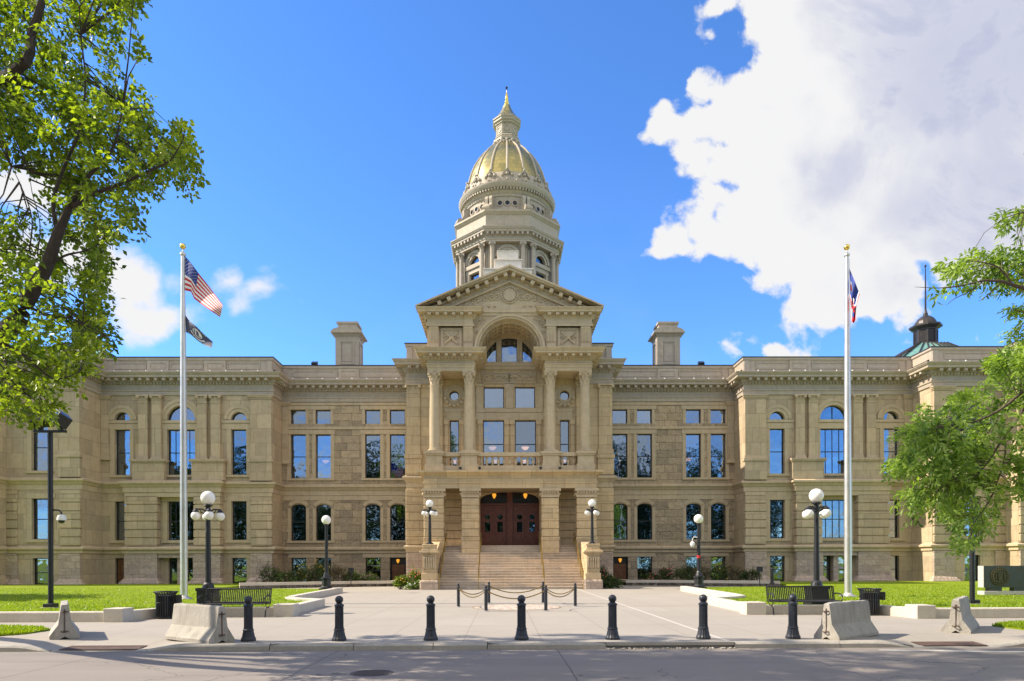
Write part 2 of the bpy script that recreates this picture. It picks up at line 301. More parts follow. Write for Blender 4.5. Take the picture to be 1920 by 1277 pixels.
# ------------------------------------------------------------------ mesh builder
class MB:
    def __init__(s): s.v = []; s.f = []; s.mi = []; s.cur = 0
    def add(s, vs, fs):
        b = len(s.v); s.v += [tuple(v) for v in vs]; s.f += [tuple(i+b for i in f) for f in fs]; s.mi += [s.cur]*len(fs)
    def merge(s, o, mat=Matrix.Identity(4)):
        s.add([mat @ Vector(v) for v in o.v], o.f)
    def box(s, x0, x1, y0, y1, z0, z1, m=None):
        vs = [Vector((x, y, z)) for z in (z0, z1) for y in (y0, y1) for x in (x0, x1)]
        if m is not None: vs = [m @ v for v in vs]
        s.add(vs, [(0, 2, 3, 1), (4, 5, 7, 6), (0, 1, 5, 4), (2, 6, 7, 3), (0, 4, 6, 2), (1, 3, 7, 5)]); return s
    def prism(s, pts, a, b, ax='y'):
        f = {'y': lambda p, t: (p[0], t, p[1]), 'z': lambda p, t: (p[0], p[1], t), 'x': lambda p, t: (t, p[0], p[1])}[ax]
        n = len(pts); s.add([f(p, a) for p in pts]+[f(p, b) for p in pts],
              [tuple(range(n)), tuple(range(2*n-1, n-1, -1))]+[(i, i+n, (i+1) % n+n, (i+1) % n) for i in range(n)]); return s
    def lathe(s, prof, c=(0, 0, 0), n=16, rot=0., m=None, flute=0., cap=True):
        vs = []
        for (r, z) in prof:
            for k in range(n):
                a = rot+2*PI*k/n; rr = r*(1-flute*(k % 2)); v = Vector((c[0]+rr*math.cos(a), c[1]+rr*math.sin(a), c[2]+z)); vs.append(m @ v if m is not None else v)
        fs = [(i*n+k, i*n+(k+1) % n, (i+1)*n+(k+1) % n, (i+1)*n+k) for i in range(len(prof)-1) for k in range(n)]
        if cap: fs += [tuple(range(n-1, -1, -1)), tuple((len(prof)-1)*n+k for k in range(n))]
        s.add(vs, fs); return s
    def sphere(s, c, r, n=16, sz=1.):
        k = max(6, n//2); s.lathe([(r*math.sin(PI*i/k)+1e-4, -r*sz*math.cos(PI*i/k)) for i in range(k+1)], c, n); return s
    def tube(s, pts, r, n=6, r1=None):
        pts = [Vector(p) for p in pts]; L = len(pts); vs = []; up = Vector((.13, .27, .95))
        for i, p in enumerate(pts):
            t = (pts[min(i+1, L-1)]-pts[max(i-1, 0)]).normalized(); a = t.cross(up)
            if a.length < .05: a = t.cross(Vector((1, .2, 0)))
            a.normalize(); b = t.cross(a); rr = r if r1 is None else r+(r1-r)*i/max(1, L-1)
            vs += [p+(a*math.cos(2*PI*k/n)+b*math.sin(2*PI*k/n))*rr for k in range(n)]
        fs = [(i*n+k, i*n+(k+1) % n, (i+1)*n+(k+1) % n, (i+1)*n+k) for i in range(L-1) for k in range(n)]+[tuple(range(n-1, -1, -1)), tuple((L-1)*n+k for k in range(n))]
        s.add(vs, fs); return s
    def sweep(s, prof, path, closed=False, caps=True):
        """profile (out, z) run along a plan path; 'out' is to the right of the way it runs"""
        P = [Vector(p) for p in path]; n = len(P); L = len(prof); vs = []
        for i in range(n):
            d0 = (P[i]-P[i-1]).normalized() if (i > 0 or closed) else None; d1 = (P[(i+1) % n]-P[i]).normalized() if (i < n-1 or closed) else None
            d0 = d0 or d1; d1 = d1 or d0
            n0 = Vector((d0.y, -d0.x)); n1 = Vector((d1.y, -d1.x)); mm = (n0+n1); mm = mm/max(.2, mm.length_squared)*2
            vs += [(P[i].x+mm.x*o, P[i].y+mm.y*o, z) for (o, z) in prof]
        fs = [(i*L+k, ((i+1) % n)*L+k, ((i+1) % n)*L+k+1, i*L+k+1) for i in range(n if closed else n-1) for k in range(L-1)]
        if caps and not closed: fs += [tuple(range(L)), tuple((n-1)*L+k for k in range(L-1, -1, -1))]
        s.add(vs, fs); return s
    def along(s, path, step, off0, off1, z0, z1, w, closed=False, inset=.25):
        """little blocks (dentils, brackets) set along a plan path"""
        P = [Vector(p) for p in path]
        for i in range(len(P) if closed else len(P)-1):
            a, b = P[i], P[(i+1) % len(P)]; d = b-a; L = d.length
            if L < .3: continue
            d = d/L; nr = Vector((d.y, -d.x)); k = max(1, round(L/step)); 
            for j in range(k):
                c = a+d*(L*(j+.5)/k); q = [c+d*(sg*w/2)+nr*o for o in (off0, off1) for sg in (-1, 1)]
                s.add([(p.x, p.y, z) for z in (z0, z1) for p in q], [(0, 2, 3, 1), (4, 5, 7, 6), (0, 1, 5, 4), (2, 6, 7, 3), (0, 4, 6, 2), (1, 3, 7, 5)])
    def arch(s, cx, cz, r0, r1, y0, y1, a0=0., a1=PI, n=16):
        q = [(a0+(a1-a0)*i/n) for i in range(n+1)]
        for i in range(n):
            pts = [(cx+r*math.cos(a), cz+r*math.sin(a)) for (r, a) in ((r0, q[i]), (r1, q[i]), (r1, q[i+1]), (r0, q[i+1]))]
            vs = [(p[0], y, p[1]) for y in (y0, y1) for p in pts]
            s.add(vs, [(0, 1, 2, 3), (7, 6, 5, 4), (1, 5, 6, 2), (0, 3, 7, 4)])
        return s
    def wall(s, x0, x1, z0, z1, y, holes, rd=.35):
        """a wall face at plan depth y with real openings: ('r',x0,x1,z0,z1) ('a',cx,hw,z0,zspring,rise) ('o',cx,cz,r)"""
        H = []
        for h in holes:
            if h[0] == 'r': H.append((h[1], h[2], h[3], h[4]))
            elif h[0] == 'a': H.append((h[1]-h[2], h[1]+h[2], h[3], h[4]+h[5]))
            else: H.append((h[1]-h[3], h[1]+h[3], h[2]-h[3], h[2]+h[3]))
        X = sorted({x0, x1, *[v for h in H for v in h[:2] if x0 < v < x1]}); Z = sorted({z0, z1, *[v for h in H for v in h[2:] if z0 < v < z1]})
        for i in range(len(X)-1):
            for j in range(len(Z)-1):
                cx, cz = (X[i]+X[i+1])/2, (Z[j]+Z[j+1])/2
                if any(h[0] < cx < h[1] and h[2] < cz < h[3] for h in H): continue
                s.add([(X[i], y, Z[j]), (X[i+1], y, Z[j]), (X[i+1], y, Z[j+1]), (X[i], y, Z[j+1])], [(0, 1, 2, 3)])
        for h, (a, b, c, d) in zip(holes, H):
            def outline():
                if h[0] == 'r': return [(a, c), (a, d), (b, d), (b, c)]
                if h[0] == 'a':
                    cx, hw, zs, rise = h[1], h[2], h[4], h[5]
                    return [(a, c)]+[(cx-hw*math.cos(t), zs+rise*math.sin(t)) for t in [PI*k/20 for k in range(21)]]+[(b, c)]
                return [(h[1]+h[3]*math.cos(t), h[2]+h[3]*math.sin(t)) for t in [2*PI*k/24 for k in range(24)]]
            ol = outline(); n = len(ol)
            for k in range(n-1 if (h[0] == 'a' and c <= z0+.002) else n):
                p, q = ol[k], ol[(k+1) % n]; s.add([(p[0], y, p[1]), (q[0], y, q[1]), (q[0], y+rd, q[1]), (p[0], y+rd, p[1])], [(0, 1, 2, 3)])
            if h[0] == 'a':
                arc = ol[1:-1]
                for k in range(20): p, q = arc[k], arc[k+1]; s.add([(p[0], y, p[1]), (q[0], y, q[1]), (q[0], y, d), (p[0], y, d)], [(0, 1, 2, 3)])
            if h[0] == 'o':
                for k in range(24):
                    p, q = ol[k], ol[(k+1) % 24]; top = d if (p[1]+q[1])/2 > h[2] else c
                    s.add([(p[0], y, p[1]), (q[0], y, q[1]), (q[0], y, top), (p[0], y, top)], [(0, 1, 2, 3)])
        return s
    def build(s, name, mat, parent=None, smooth=False, bevel=0., org=None):
        me = bpy.data.meshes.new(name); v = s.v
        if org is not None: v = [(a-org[0], b-org[1], c-org[2]) for a, b, c in v]
        me.from_pydata(v, [], s.f)
        for m in (mat if isinstance(mat, (list, tuple)) else [mat]): me.materials.append(M[m])
        if any(s.mi): me.polygons.foreach_set('material_index', s.mi)
        if smooth: me.polygons.foreach_set('use_smooth', [True]*len(me.polygons))
        me.update(); o = bpy.data.objects.new(name, me); COL.objects.link(o)
        if smooth is not False and smooth is not True: me.set_sharp_from_angle(angle=smooth)
        if org is not None: o.location = org
        if parent is not None:
            o.parent = parent; o.location = Vector(org or (0, 0, 0))-wl(parent)
        if bevel:
            b = o.modifiers.new('Bevel', 'BEVEL'); b.width = bevel; b.segments = 2; b.limit_method = 'ANGLE'; b.angle_limit = R(40)
        return o
def wl(o):
    p = Vector(o.location)
    while o.parent: o = o.parent; p += o.location
    return p
SMO = R(35)
def tag(o, label=None, cat=None, group=None, kind=None):
    for k, v in (('label', label), ('category', cat), ('group', group), ('kind', kind)):
        if v: o[k] = v
    return o
def empty(name, loc, label, cat, group=None):
    o = bpy.data.objects.new(name, None); COL.objects.link(o); o.location = loc; o.empty_display_size = .3
    return tag(o, label, cat, group)
def kids(o): return [c for c in bpy.data.objects if c.parent == o]
def copy_tree(o, parent=None, loc=None, label=None):
    c = o.copy(); COL.objects.link(c)
    if parent is not None: c.parent = parent
    for ch in kids(o): copy_tree(ch, c)
    if loc is not None: c.location = loc
    if label: c['label'] = label
    return c

# ------------------------------------------------------------------ ground, road, plaza, lawns
def S(o): return tag(o, kind='structure')
b = MB(); b.add([(-1800, -1800, -.4), (1800, -1800, -.4), (1800, 2400, -.4), (-1800, 2400, -.4)], [(0, 1, 2, 3)]); S(b.build('ground', 'lawn_green'))
b = MB(); nx = 40
b.add([(-160+8*i, y, -.135+(.03 if 3 < y < 6 else 0)) for y in (-9, 5, 14.62) for i in range(nx+1)], [(j*(nx+1)+i, j*(nx+1)+i+1, (j+1)*(nx+1)+i+1, (j+1)*(nx+1)+i) for j in range(2) for i in range(nx)])
S(b.build('road', 'road_concrete'))
b = MB(); b.box(-160, 160, -13, -9, -.3, .0); S(b.build('far_pavement', 'plaza_concrete'))
KY = 14.45
def dip(x):                               # the two kerb ramps
    t = 0
    for a, c in ((-9.95, -8.25), (8.35, 9.85)):
        if x < a: q = 1-min(1, (a-x)/.9)
        elif x > c: q = 1-min(1, (x-c)/.9)
        else: q = 1
        t = max(t, q)
    return t*t*(3-2*t)
def gz(x, y): return -.112*dip(x)*max(0, min(1, (15.9-y)/1.3))
xs = sorted(set([-160, -60, -30, -20, -14]+[round(-12+.15*i, 3) for i in range(161)]+[14, 20, 30, 60, 160]))
ys = [KY+.16, 14.8, 15.1, 15.4, 15.7, 15.9, 18, 22, 30, 40, 52.5]
b = MB(); L = len(xs); b.add([(x, y, gz(x, y)) for y in ys for x in xs], [(j*L+i, j*L+i+1, (j+1)*L+i+1, (j+1)*L+i) for j in range(len(ys)-1) for i in range(L-1)])
S(b.build('plaza', 'plaza_concrete'))
rng = random.Random(4)
b = MB(); cuts = [-60, -21, -16.2, -12.2, -10.1, -8.1, -5.5, -3.73, -2.05, -.9, 1.62, 4.35, 6.6, 8.2, 10, 12.1, 16, 21, 60]
for k in range(len(cuts)-1):
    x0, x1 = cuts[k]+.008, cuts[k+1]-.008; q = max(2, int((x1-x0)/.25)); rs = rng.uniform(-.006, .006); vs = []
    if 1.6 < cuts[k] < 4.3:                                    # the broken stretch: a slab edge over a washed-out hollow
        b.box(x0, x1, KY+.0, KY+.17, -.062, .004); b.box(x0, x1, KY+.06, KY+.17, -.3, -.063); continue
    for i in range(q+1):
        x = x0+(x1-x0)*i/q; t = gz(x, KY+.16)+.004; e = rng.uniform(0, .012)*(6 if (i in (0, q) and cuts[k] > -6 and cuts[k] < 7) else 1)
        vs += [(x, KY+.17, -.3), (x, KY+.165, t), (x, KY+.07+rs, t+.001), (x, KY+.02+rs+e, t-.016-e*.4), (x, KY-.01+rs+e*.4, max(-.134, t-.05)), (x, KY-.02+rs, -.3)]
    b.add(vs, [(i*6+k2, (i+1)*6+k2, (i+1)*6+k2+1, i*6+k2+1) for i in range(q) for k2 in range(5)]+[(0, 1, 2, 3, 4, 5), tuple(q*6+j for j in (5, 4, 3, 2, 1, 0))])
S(b.build('kerb', 'kerb_concrete', bevel=0))
b = MB()
for i in range(90):
    x = 1.62+2.75*rng.random(); y = KY-.03-.07*rng.random(); r = rng.uniform(.012, .035)
    b.lathe([(r*.8, 0), (r, r*.5), (r*.5, r)], (x, y, -.134), 5, rng.random()*6)
tag(b.build('rubble', 'kerb_concrete'), 'crumbled grey concrete bits along the broken kerb', 'rubble', None, 'stuff')
b = MB(); b.add([(1e0*x, y, -.13) for x, y in ((7.2, 14.0), (7.2, 14.08), (18, 12.55), (18, 12.42))], [(0, 3, 2, 1)]); S(b.build('road_marking', 'white_metal'))
b = MB(); b.add([(x, y, -.13) for x, y in ((-12, 11.4), (-8.6, 11.95), (-8.6, 11.83), (-12, 11.26))], [(0, 3, 2, 1)]); S(b.build('road_marking', 'white_metal'))

LP = [(60, 20.3), (12.15, 20.3), (11.85, 20.6), (11.45, 21.95), (7.55, 22.1), (7.75, 27.4), (8.8, 28.1), (9.45, 28.9), (9.65, 30.0), (9.75, 32), (10.1, 40.6)]
def lawn(sg):
    pts = [(sg*x, y) for x, y in LP]+[(sg*18.5, 42.5), (sg*18.9, 52.5), (sg*60, 52.5)]
    b = MB(); b.prism(pts, -.2, .20, 'z'); S(b.build('lawn', 'lawn_green'))
for sg in (-1, 1): lawn(sg)
def verge(sg):
    p = [(60, 15.9), (12.6, 16.2), (12.2, 16.7), (12.2, 17.7), (12.9, 18.3), (14.2, 18.75), (60, 18.75)]
    b = MB(); b.prism([(sg*x, y) for x, y in p], -.1, .035, 'z'); S(b.build('grass_verge', 'lawn_green'))
for sg in (-1, 1): verge(sg)
# short blades of grass over the near part of the lawns and the verges
def inside(p, poly):
    c = False; x, y = p
    for i in range(len(poly)):
        (x0, y0), (x1, y1) = poly[i-1], poly[i]
        if (y0 > y) != (y1 > y) and x < (x1-x0)*(y-y0)/(y1-y0)+x0: c = not c
    return c
def blades():
    r = np.random.default_rng(3); P = []
    lp = [LP+[(18.5, 42.5), (18.9, 52.5), (60, 52.5)], [(60, 15.9), (12.6, 16.2), (12.2, 16.7), (12.2, 17.7), (12.9, 18.3), (14.2, 18.75), (60, 18.75)]]
    for poly, z, n, y0, y1 in ((lp[0], .19, 52000, 20.4, 44), (lp[1], .03, 9000, 16, 18.7)):
        k = 0
        while k < n:
            y = y0+(y1-y0)*r.random()**1.7; x = r.uniform(7.4, .72*y+1.5)
            if x > 7.4 and inside((x, y), poly): P.append(((1 if r.random() < .5 else -1)*x, y, z)); k += 1
    P = np.array(P); n = len(P); a = r.uniform(0, 2*PI, n); h = r.uniform(.035, .085, n); w = r.uniform(.012, .022, n)
    d = np.stack([np.cos(a), np.sin(a), np.zeros(n)], 1)*w[:, None]; t = P+np.stack([r.normal(0, .025, n), r.normal(0, .025, n), h], 1)
    V = np.stack([P-d, P+d, t], 1).reshape(-1, 3)
    o = np_mesh('grass', V, 3, r.random(n), 'blade'); tag(o, 'short bright green grass blades covering the lawns', 'grass', None, 'stuff')
def np_mesh(name, V, k, tone, mat, parent=None):
    n = len(V)//k; me = bpy.data.meshes.new(name); me.vertices.add(len(V)); me.vertices.foreach_set('co', V.astype(np.float32).ravel())
    me.loops.add(len(V)); me.loops.foreach_set('vertex_index', np.arange(len(V), dtype=np.int32)); me.polygons.add(n)
    me.polygons.foreach_set('loop_start', np.arange(0, len(V), k, dtype=np.int32))
    at_ = me.attributes.new('tone', 'FLOAT', 'POINT'); at_.data.foreach_set('value', np.repeat(tone, k).astype(np.float32))
    me.materials.append(M[mat]); me.update(calc_edges=True); me.validate()
    o = bpy.data.objects.new(name, me); COL.objects.link(o)
    if parent is not None: o.parent = parent; o.location = -wl(parent)
    return o
blades()

# ------------------------------------------------------------------ the capitol
CAP = empty('capitol_building', (0, 48, 0), 'long tan sandstone capitol with columned portico and gilded dome', 'building')
YP, YC, YW, YR, YE, YF = 48.3, 51.2, 54.6, 56.9, 52.0, 50.6       # portico, centre, wing, recess, end pavilion, its forward bay
XC, XR, XW, XF = 7.7, 18.85, 32.4, 38.0
HALF = [(-52, YF), (-XF, YF), (-XF, YE), (-XW, YE), (-XW, YW), (-XR, YW), (-XR, YR), (-XC, YR), (-XC, YC)]
def mir(path): return [(-x, y) for x, y in reversed(path)]
LP_, RP_ = HALF+[(-5.9, YC)], mir(HALF+[(-5.9, YC)])
HALFB = [(-52, YF), (-XF, YF), (-XF, YE), (-XW, YE), (-XW, YW), (-30.35, YW), (-30.35, YW-.6), (-22.75, YW-.6), (-22.75, YW), (-XR, YW), (-XR, YR), (-XC, YR), (-XC, YC), (-5.9, YC)]
ENT = [(0, 15.1), (.10, 15.15), (.10, 15.4), (.17, 15.46), (.17, 15.55), (.05, 15.58), (.05, 15.98), (.16, 16.04), (.16, 16.12)]
COR = [(.05, 16.1), (.28, 16.14), (.28, 16.36), (.78, 16.40), (.78, 16.56), (.84, 16.60), (.95, 16.74), (.95, 16.79), (.05, 16.95)]
def cornice(paths, name='cornice'):
    b = MB()
    for p in paths:
        b.sweep(ENT, p); b.sweep(COR, p); b.along(p, .26, .12, .25, 15.98, 16.12, .14); b.along(p, .62, .26, .70, 16.17, 16.385, .24)
    return b.build(name, 'painted_sheet', CAP)
cornice([LP_, RP_])
def parapet(paths):
    b = MB(); c = MB()
    for p in paths:
        b.sweep([(.05, 16.9), (.05, 17.1), (0, 17.16), (0, 17.86), (.10, 17.95), (.10, 18.12), (-.35, 18.12)], p)
        c.sweep([(.14, 18.124), (.14, 18.19), (-.4, 18.19)], p)
        for i in range(len(p)-1):
            (x0, y0), (x1, y1) = p[i], p[i+1]
            if abs(y1-y0) > .1 or x1-x0 < 1.5: continue
            W_ = x1-x0; k = max(1, round(W_/4.6)); 
            for j in range(k+1):                                   # pedestals with a framed panel, long framed panels between
                xc = x0+W_*j/k; w = 1.55 if 0 < j < k else .8
                xa, xb = max(x0+.02, xc-w*.55), min(x1-.02, xc+w*.55)
                b.box(xa, xb, y0-.10, y0-.002, 16.97, 17.88); frame(b, xa+.22, xb-.22, y0-.14, y0-.1, 17.22, 17.72, .06)
                if j < k: frame(b, xc+.95, xc+W_/k-.95, y0-.05, y0-.002, 17.22, 17.72, .06)
    b.build('parapet', 'painted_sheet', CAP); c.build('parapet_cap', 'dark_cap', CAP)
def frame(b, x0, x1, y0, y1, z0, z1, t):
    if x1-x0 < 2.5*t: return
    b.box(x0, x1, y0, y1, z0, z0+t); b.box(x0, x1, y0, y1, z1-t, z1); b.box(x0, x0+t, y0, y1, z0+t, z1-t); b.box(x1-t, x1, y0, y1, z0+t, z1-t)
parapet([HALF+[(-5.9, YC)], mir(HALF+[(-5.9, YC)])])
BELT = [(0, 7.34), (.05, 7.38), (.05, 7.74), (.12, 7.80), (.20, 7.95), (.32, 8.04), (.32, 8.18), (.04, 8.30), (0, 8.30)]
WTAB = [(0, 2.52), (.10, 2.56), (.10, 2.74), (.26, 2.86), (.26, 2.98), (.03, 3.10), (0, 3.10)]
HB2 = HALFB[:-1]+[(-6.2, YC)]
b = MB(); [b.sweep(BELT, p) for p in (HB2, mir(HB2))]; b.build('belt_course', 'trim_stone', CAP)
b = MB(); [b.sweep(WTAB, p) for p in (HB2, mir(HB2))]; b.build('water_table', 'trim_stone', CAP)

bulb = None
for sg in (-1, 1):
    for (xa, xb, y) in ((XC+.9, XR-.6, YR), (XR+.2, XW-.9, YW), (XW+.2, XF-.6, YE)):
        k = round((xb-xa)/1.25)
        for i in range(k):
            p = Vector((sg*(xa+(xb-xa)*(i+.5)/k), y-.93, 16.83))
            if bulb is None: c = MB(); c.sphere((0, 0, 0), .055, 8); bulb = c.build('light_bulb', 'globe_glass', CAP); o = bulb
            else: o = bulb.copy(); COL.objects.link(o)
            o.location = p-wl(CAP)

# walls with real openings
WIN = []        # windows to set: (kind, cx, z0, hw, ztop, y, rail z, bars)
holes = {}
xrec = (17.5, 15.43, 11.33, 9.27)
def mk_walls(sg):
    def hr(cx, hw, z0, z1): return ('r', min(sg*cx-hw, sg*cx+hw), max(sg*cx-hw, sg*cx+hw), z0, z1)
    def X(a, c): return (min(sg*a, sg*c), max(sg*a, sg*c))
    h = []
    for x in xrec:
        h += [hr(x, .62, 13.33, 14.5), hr(x, .62, 8.8, 12.45), ('a', sg*x, .62, 3.62, 6.32, .32)]
        if x != xrec[3]: h.append(hr(x, .62, .15, 2.2))
        else: h.append(hr(x, .66, -.2, 2.2))
        WIN.extend([('r', sg*x, 13.33, .62, 14.5, YR, None, 0), ('r', sg*x, 8.8, .62, 12.45, YR, 10.62, 0), ('s', sg*x, 3.62, .62, 6.32, YR, 5.2, .32)])
        if x != xrec[3]: WIN.append(('r', sg*x, .15, .62, 2.2, YR, 1.1, 0))
    b = MB(); b.wall(*X(XC, XR), -.4, 15.15, YR, h, .38); b.build('recessed_wall', 'rock_ashlar', CAP)
    h = []
    for x, hw in ((30.75, .59), (26.1, 1.1), (21.53, .59)):
        r = .60 if hw < 1 else 1.1
        h += [('a', sg*x, r, 13.16, 13.2, r), hr(x, hw, 8.8, 12.42), hr(x, hw, 3.62, 6.7)]
        WIN.extend([('a', sg*x, 13.16, r, 13.2, YW, None, r), ('r', sg*x, 8.8, hw, 12.42, YW, 10.6, 3 if hw > 1 else 0), ('r', sg*x, 3.62, hw, 6.7, YW, 5.15, 3 if hw > 1 else 0)])
        if hw < 1: h.append(hr(x, .6, .08, 2.2)); 
        else: h += [hr(x+.62, .42, .08, 2.2), hr(x-.62, .42, .08, 2.2)]; WIN.extend([('r', sg*(x+q), .08, .42, 2.2, YW, 1.1, 0) for q in (-.62, .62)])
        if hw < 1 and not (sg < 0 and x > 30): WIN.append(('r', sg*x, .08, .6, 2.2, YW, 1.1, 0))
    b = MB(); b.wall(*X(XR, XW), -.4, 15.15, YW, h, .42); b.build('wing_wall', 'smooth_ashlar', CAP)
    h = []
    for x, hw in ((35.5, .64),):
        h += [('a', sg*x, .62, 13.16, 13.2, .62), hr(x, hw, 8.8, 12.42), hr(x, hw, 3.62, 6.7), hr(x, .6, .08, 2.2)]
        WIN.extend([('a', sg*x, 13.16, .62, 13.2, YE, None, .62), ('r', sg*x, 8.8, hw, 12.42, YE, 10.6, 0), ('r', sg*x, 3.62, hw, 6.7, YE, 5.15, 0), ('r', sg*x, .08, .6, 2.2, YE, 1.1, 0)])
    b = MB(); b.wall(*X(XW, XF), -.4, 15.15, YE, h, .42); b.build('pavilion_wall', 'smooth_ashlar', CAP)
    h = [hr(42, .7, 8.8, 12.42), hr(42, .7, 3.62, 6.7)]; WIN.extend([('r', sg*42, 8.8, .7, 12.42, YF, 10.6, 0), ('r', sg*42, 3.62, .7, 6.7, YF, 5.15, 0)])
    b = MB(); b.wall(*X(XF, 52), -.4, 15.15, YF, h, .42); b.build('pavilion_wall', 'smooth_ashlar', CAP)
    for x, y0, y1 in ((XF, YF, YE), (XW, YE, YW), (XR, YW, YR), (XC, YC, YR), (52, YF, 75)):   # the returns between the planes of the front
        b = MB(); b.add([(sg*x, y0, -.4), (sg*x, y1, -.4), (sg*x, y1, 15.15), (sg*x, y0, 15.15)], [(0, 1, 2, 3)]); b.build('return_wall', 'smooth_ashlar', CAP)
    for x0, x1 in ((17.5, 15.43), (11.33, 9.27)):                     # smooth window surrounds, sills, string courses, all a little proud
        b = MB()
        for xa in (x0, x1): 
            for q in (-1, 1):
                b.box(*X(xa+q*.63, xa+q*.92), YR-.035, YR+.01, 8.8, 12.46); b.box(*X(xa+q*.63, xa+q*.86), YR-.03, YR+.01, 13.3, 14.5); b.box(*X(xa+q*.63, xa+q*.88), YR-.03, YR+.01, 3.62, 6.3)
            b.arch(sg*xa, 6.32-.44, .86, 1.16, YR-.04, YR+.01, R(42), R(138), 8)
        b.box(*X(x0+1.0, x1-1.0), YR-.07, YR+.01, 12.465, 12.82); b.box(*X(x0+1.0, x1-1.0), YR-.05, YR+.01, 14.51, 14.82)
        b.box(*X(x0+.95, x1-.95), YR-.12, YR+.01, 8.62, 8.795); b.box(*X(x0+.95, x1-.95), YR-.1, YR+.01, 3.44, 3.615)
        b.box(*X(x0+.85, x1-.85), YR-.04, YR+.01, 2.205, 2.5); b.build('window_surround', 'trim_stone', CAP)
    b = MB(); b.box(*X(XR-.02, XC+.02), YR-.10, YR+.01, 12.86, 13.08); b.box(*X(XR-.02, XC+.02), YR-.06, YR+.01, 14.86, 15.08); b.box(*X(XR-.02, XC+.02), YR-.05, YR+.01, 6.98, 7.33); b.build('string_course', 'trim_stone', CAP)
    for x, hw, yy in ((30.75, .6, YW), (21.53, .6, YW), (26.1, 1.1, YW), (35.5, .62, YE)):
        b = MB(); b.arch(sg*x, 13.2, hw+.02, hw+.30, yy-.05, yy+.01); b.arch(sg*x, 13.2, hw+.30, hw+.56, yy-.10, yy+.01)
        e = hw+.75; b.box(*X(x-e, x+e), yy-.10, yy+.01, 12.93, 13.14); b.box(*X(x-e, x+e), yy-.04, yy+.01, 12.43, 12.9)
        for q in (-1, 1): b.box(*X(x+q*(hw+.01), x+q*(hw+.33)), yy-.05, yy+.01, 8.8, 12.42); b.box(*X(x+q*(hw+.01), x+q*(hw+.38)), yy-.05, yy+.01, 3.62, 6.7)
        b.box(*X(x-hw-.4, x+hw+.4), yy-.14, yy+.01, 8.62, 8.795); b.box(*X(x-hw-.45, x+hw+.45), yy-.12, yy+.01, 3.40, 3.615); b.box(*X(x-hw-.5, x+hw+.5), yy-.06, yy+.01, 6.71, 7.1); b.build('window_surround', 'trim_stone', CAP)
    # pilasters: at the corners singly, between the windows in pairs
    def pilaster(xa, xb, y, fancy, d=.24, ped=True, mat='smooth_ashlar'):
        b = MB(); x0, x1 = X(xa, xb); z0 = 10.0 if ped else 10.0
        b.box(x0, x1, y-d, y+.01, z0+.25, 14.45 if fancy else 14.8); o = b.build('pilaster', mat, CAP)
        c = MB(); c.box(x0-.06, x1+.06, y-d-.06, y+.01, z0+.10, z0+.25); c.box(x0-.1, x1+.1, y-d-.1, y+.01, z0, z0+.1); c.build('base', 'trim_stone', o)
        c = MB()
        if fancy: acanthus(c, (x0+x1)/2, y-d, (x1-x0)/2, 14.45, 15.1)
        else: c.box(x0-.05, x1+.05, y-d-.05, y+.01, 14.8, 14.9); c.box(x0-.12, x1+.12, y-d-.12, y+.01, 14.9, 15.02); c.box(x0-.18, x1+.18, y-d-.18, y+.01, 15.02, 15.1)
        c.build('capital', 'carved_stone' if fancy else 'trim_stone', o)
    for xa, xb, y in ((18.87, 20.55, YW), (32.42, 33.9, YE)):
        pilaster(xa, xb, y, False); c = MB(); x0, x1 = X(xa, xb)
        c.box(x0-.06, x1+.06, y-.30, y+.01, 8.31, 9.8); c.box(x0-.16, x1+.16, y-.40, y+.01, 9.8, 9.99); c.build('pedestal', 'smooth_ashlar', CAP)
    pilaster(31.75, 32.38, YW, False, .14); pilaster(18.25, 18.83, YR, False, .15)
    for xc in (28.45, 23.8):
        for q in (-.53, .53): pilaster(xc+q-.36, xc+q+.36, YW, True, .32)
        c = MB(); x0, x1 = X(xc-1.25, xc+1.25); c.box(x0, x1, YW-.56, YW+.01, 8.31, 9.72); c.box(x0-.1, x1+.1, YW-.66, YW+.01, 9.72, 9.82); c.box(x0-.16, x1+.16, YW-.72, YW+.01, 9.82, 9.97); c.build('pedestal', 'smooth_ashlar', CAP)
    # rusticated ground storey piers and their battered bases
    def rust(xa, xb, y, d, z0=3.12, z1=7.05, n=6):
        x0, x1 = X(xa, xb); b = MB(); b.box(x0+.07, x1-.07, y-d+.08, y+.01, z0, z1)
        for k in range(n): b.box(x0, x1, y-d, y+.012, z0+(z1-z0)*k/n+.04, z0+(z1-z0)*(k+1)/n-.04)
        b.build('rusticated_pier', 'smooth_ashlar', CAP, bevel=.035)
        c = MB(); c.box(x0-.0, x1+.0, y-d+.02, y+.012, z1, 7.33); c.build('pier_cap', 'trim_stone', CAP)
        c = MB(); c.box(x0-.02, x1+.02, y-d-.03, y+.01, .55, 2.52); 
        c.add([(x0-.3, y-d-.33, -.4), (x1+.3, y-d-.33, -.4), (x1+.3, y-d-.33, .25), (x0-.3, y-d-.33, .25), (x0-.03, y-d-.04, .62), (x1+.03, y-d-.04, .62), (x1+.3, y, -.4), (x1+.3, y, .25), (x1+.03, y, .62), (x0-.3, y, -.4), (x0-.3, y, .25), (x0-.03, y, .62)],
              [(0, 1, 2, 3), (3, 2, 5, 4), (1, 6, 7, 2), (2, 7, 8, 5), (9, 0, 3, 10), (10, 3, 4, 11)]); c.build('pier_base', 'plinth_stone', CAP)
    rust(18.87, 20.55, YW, .2); rust(32.42, 33.95, YE, .2); rust(30.3, 27.75, YW, .6); rust(24.9, 22.8, YW, .6); rust(37.2, 38.0, YE, .12); rust(38.02, 40.6, YF, .15)
    b = MB(); b.box(*X(27.75, 24.9), YW-.59, YW+.01, 7.0, 7.335); b.build('lintel', 'trim_stone', CAP)
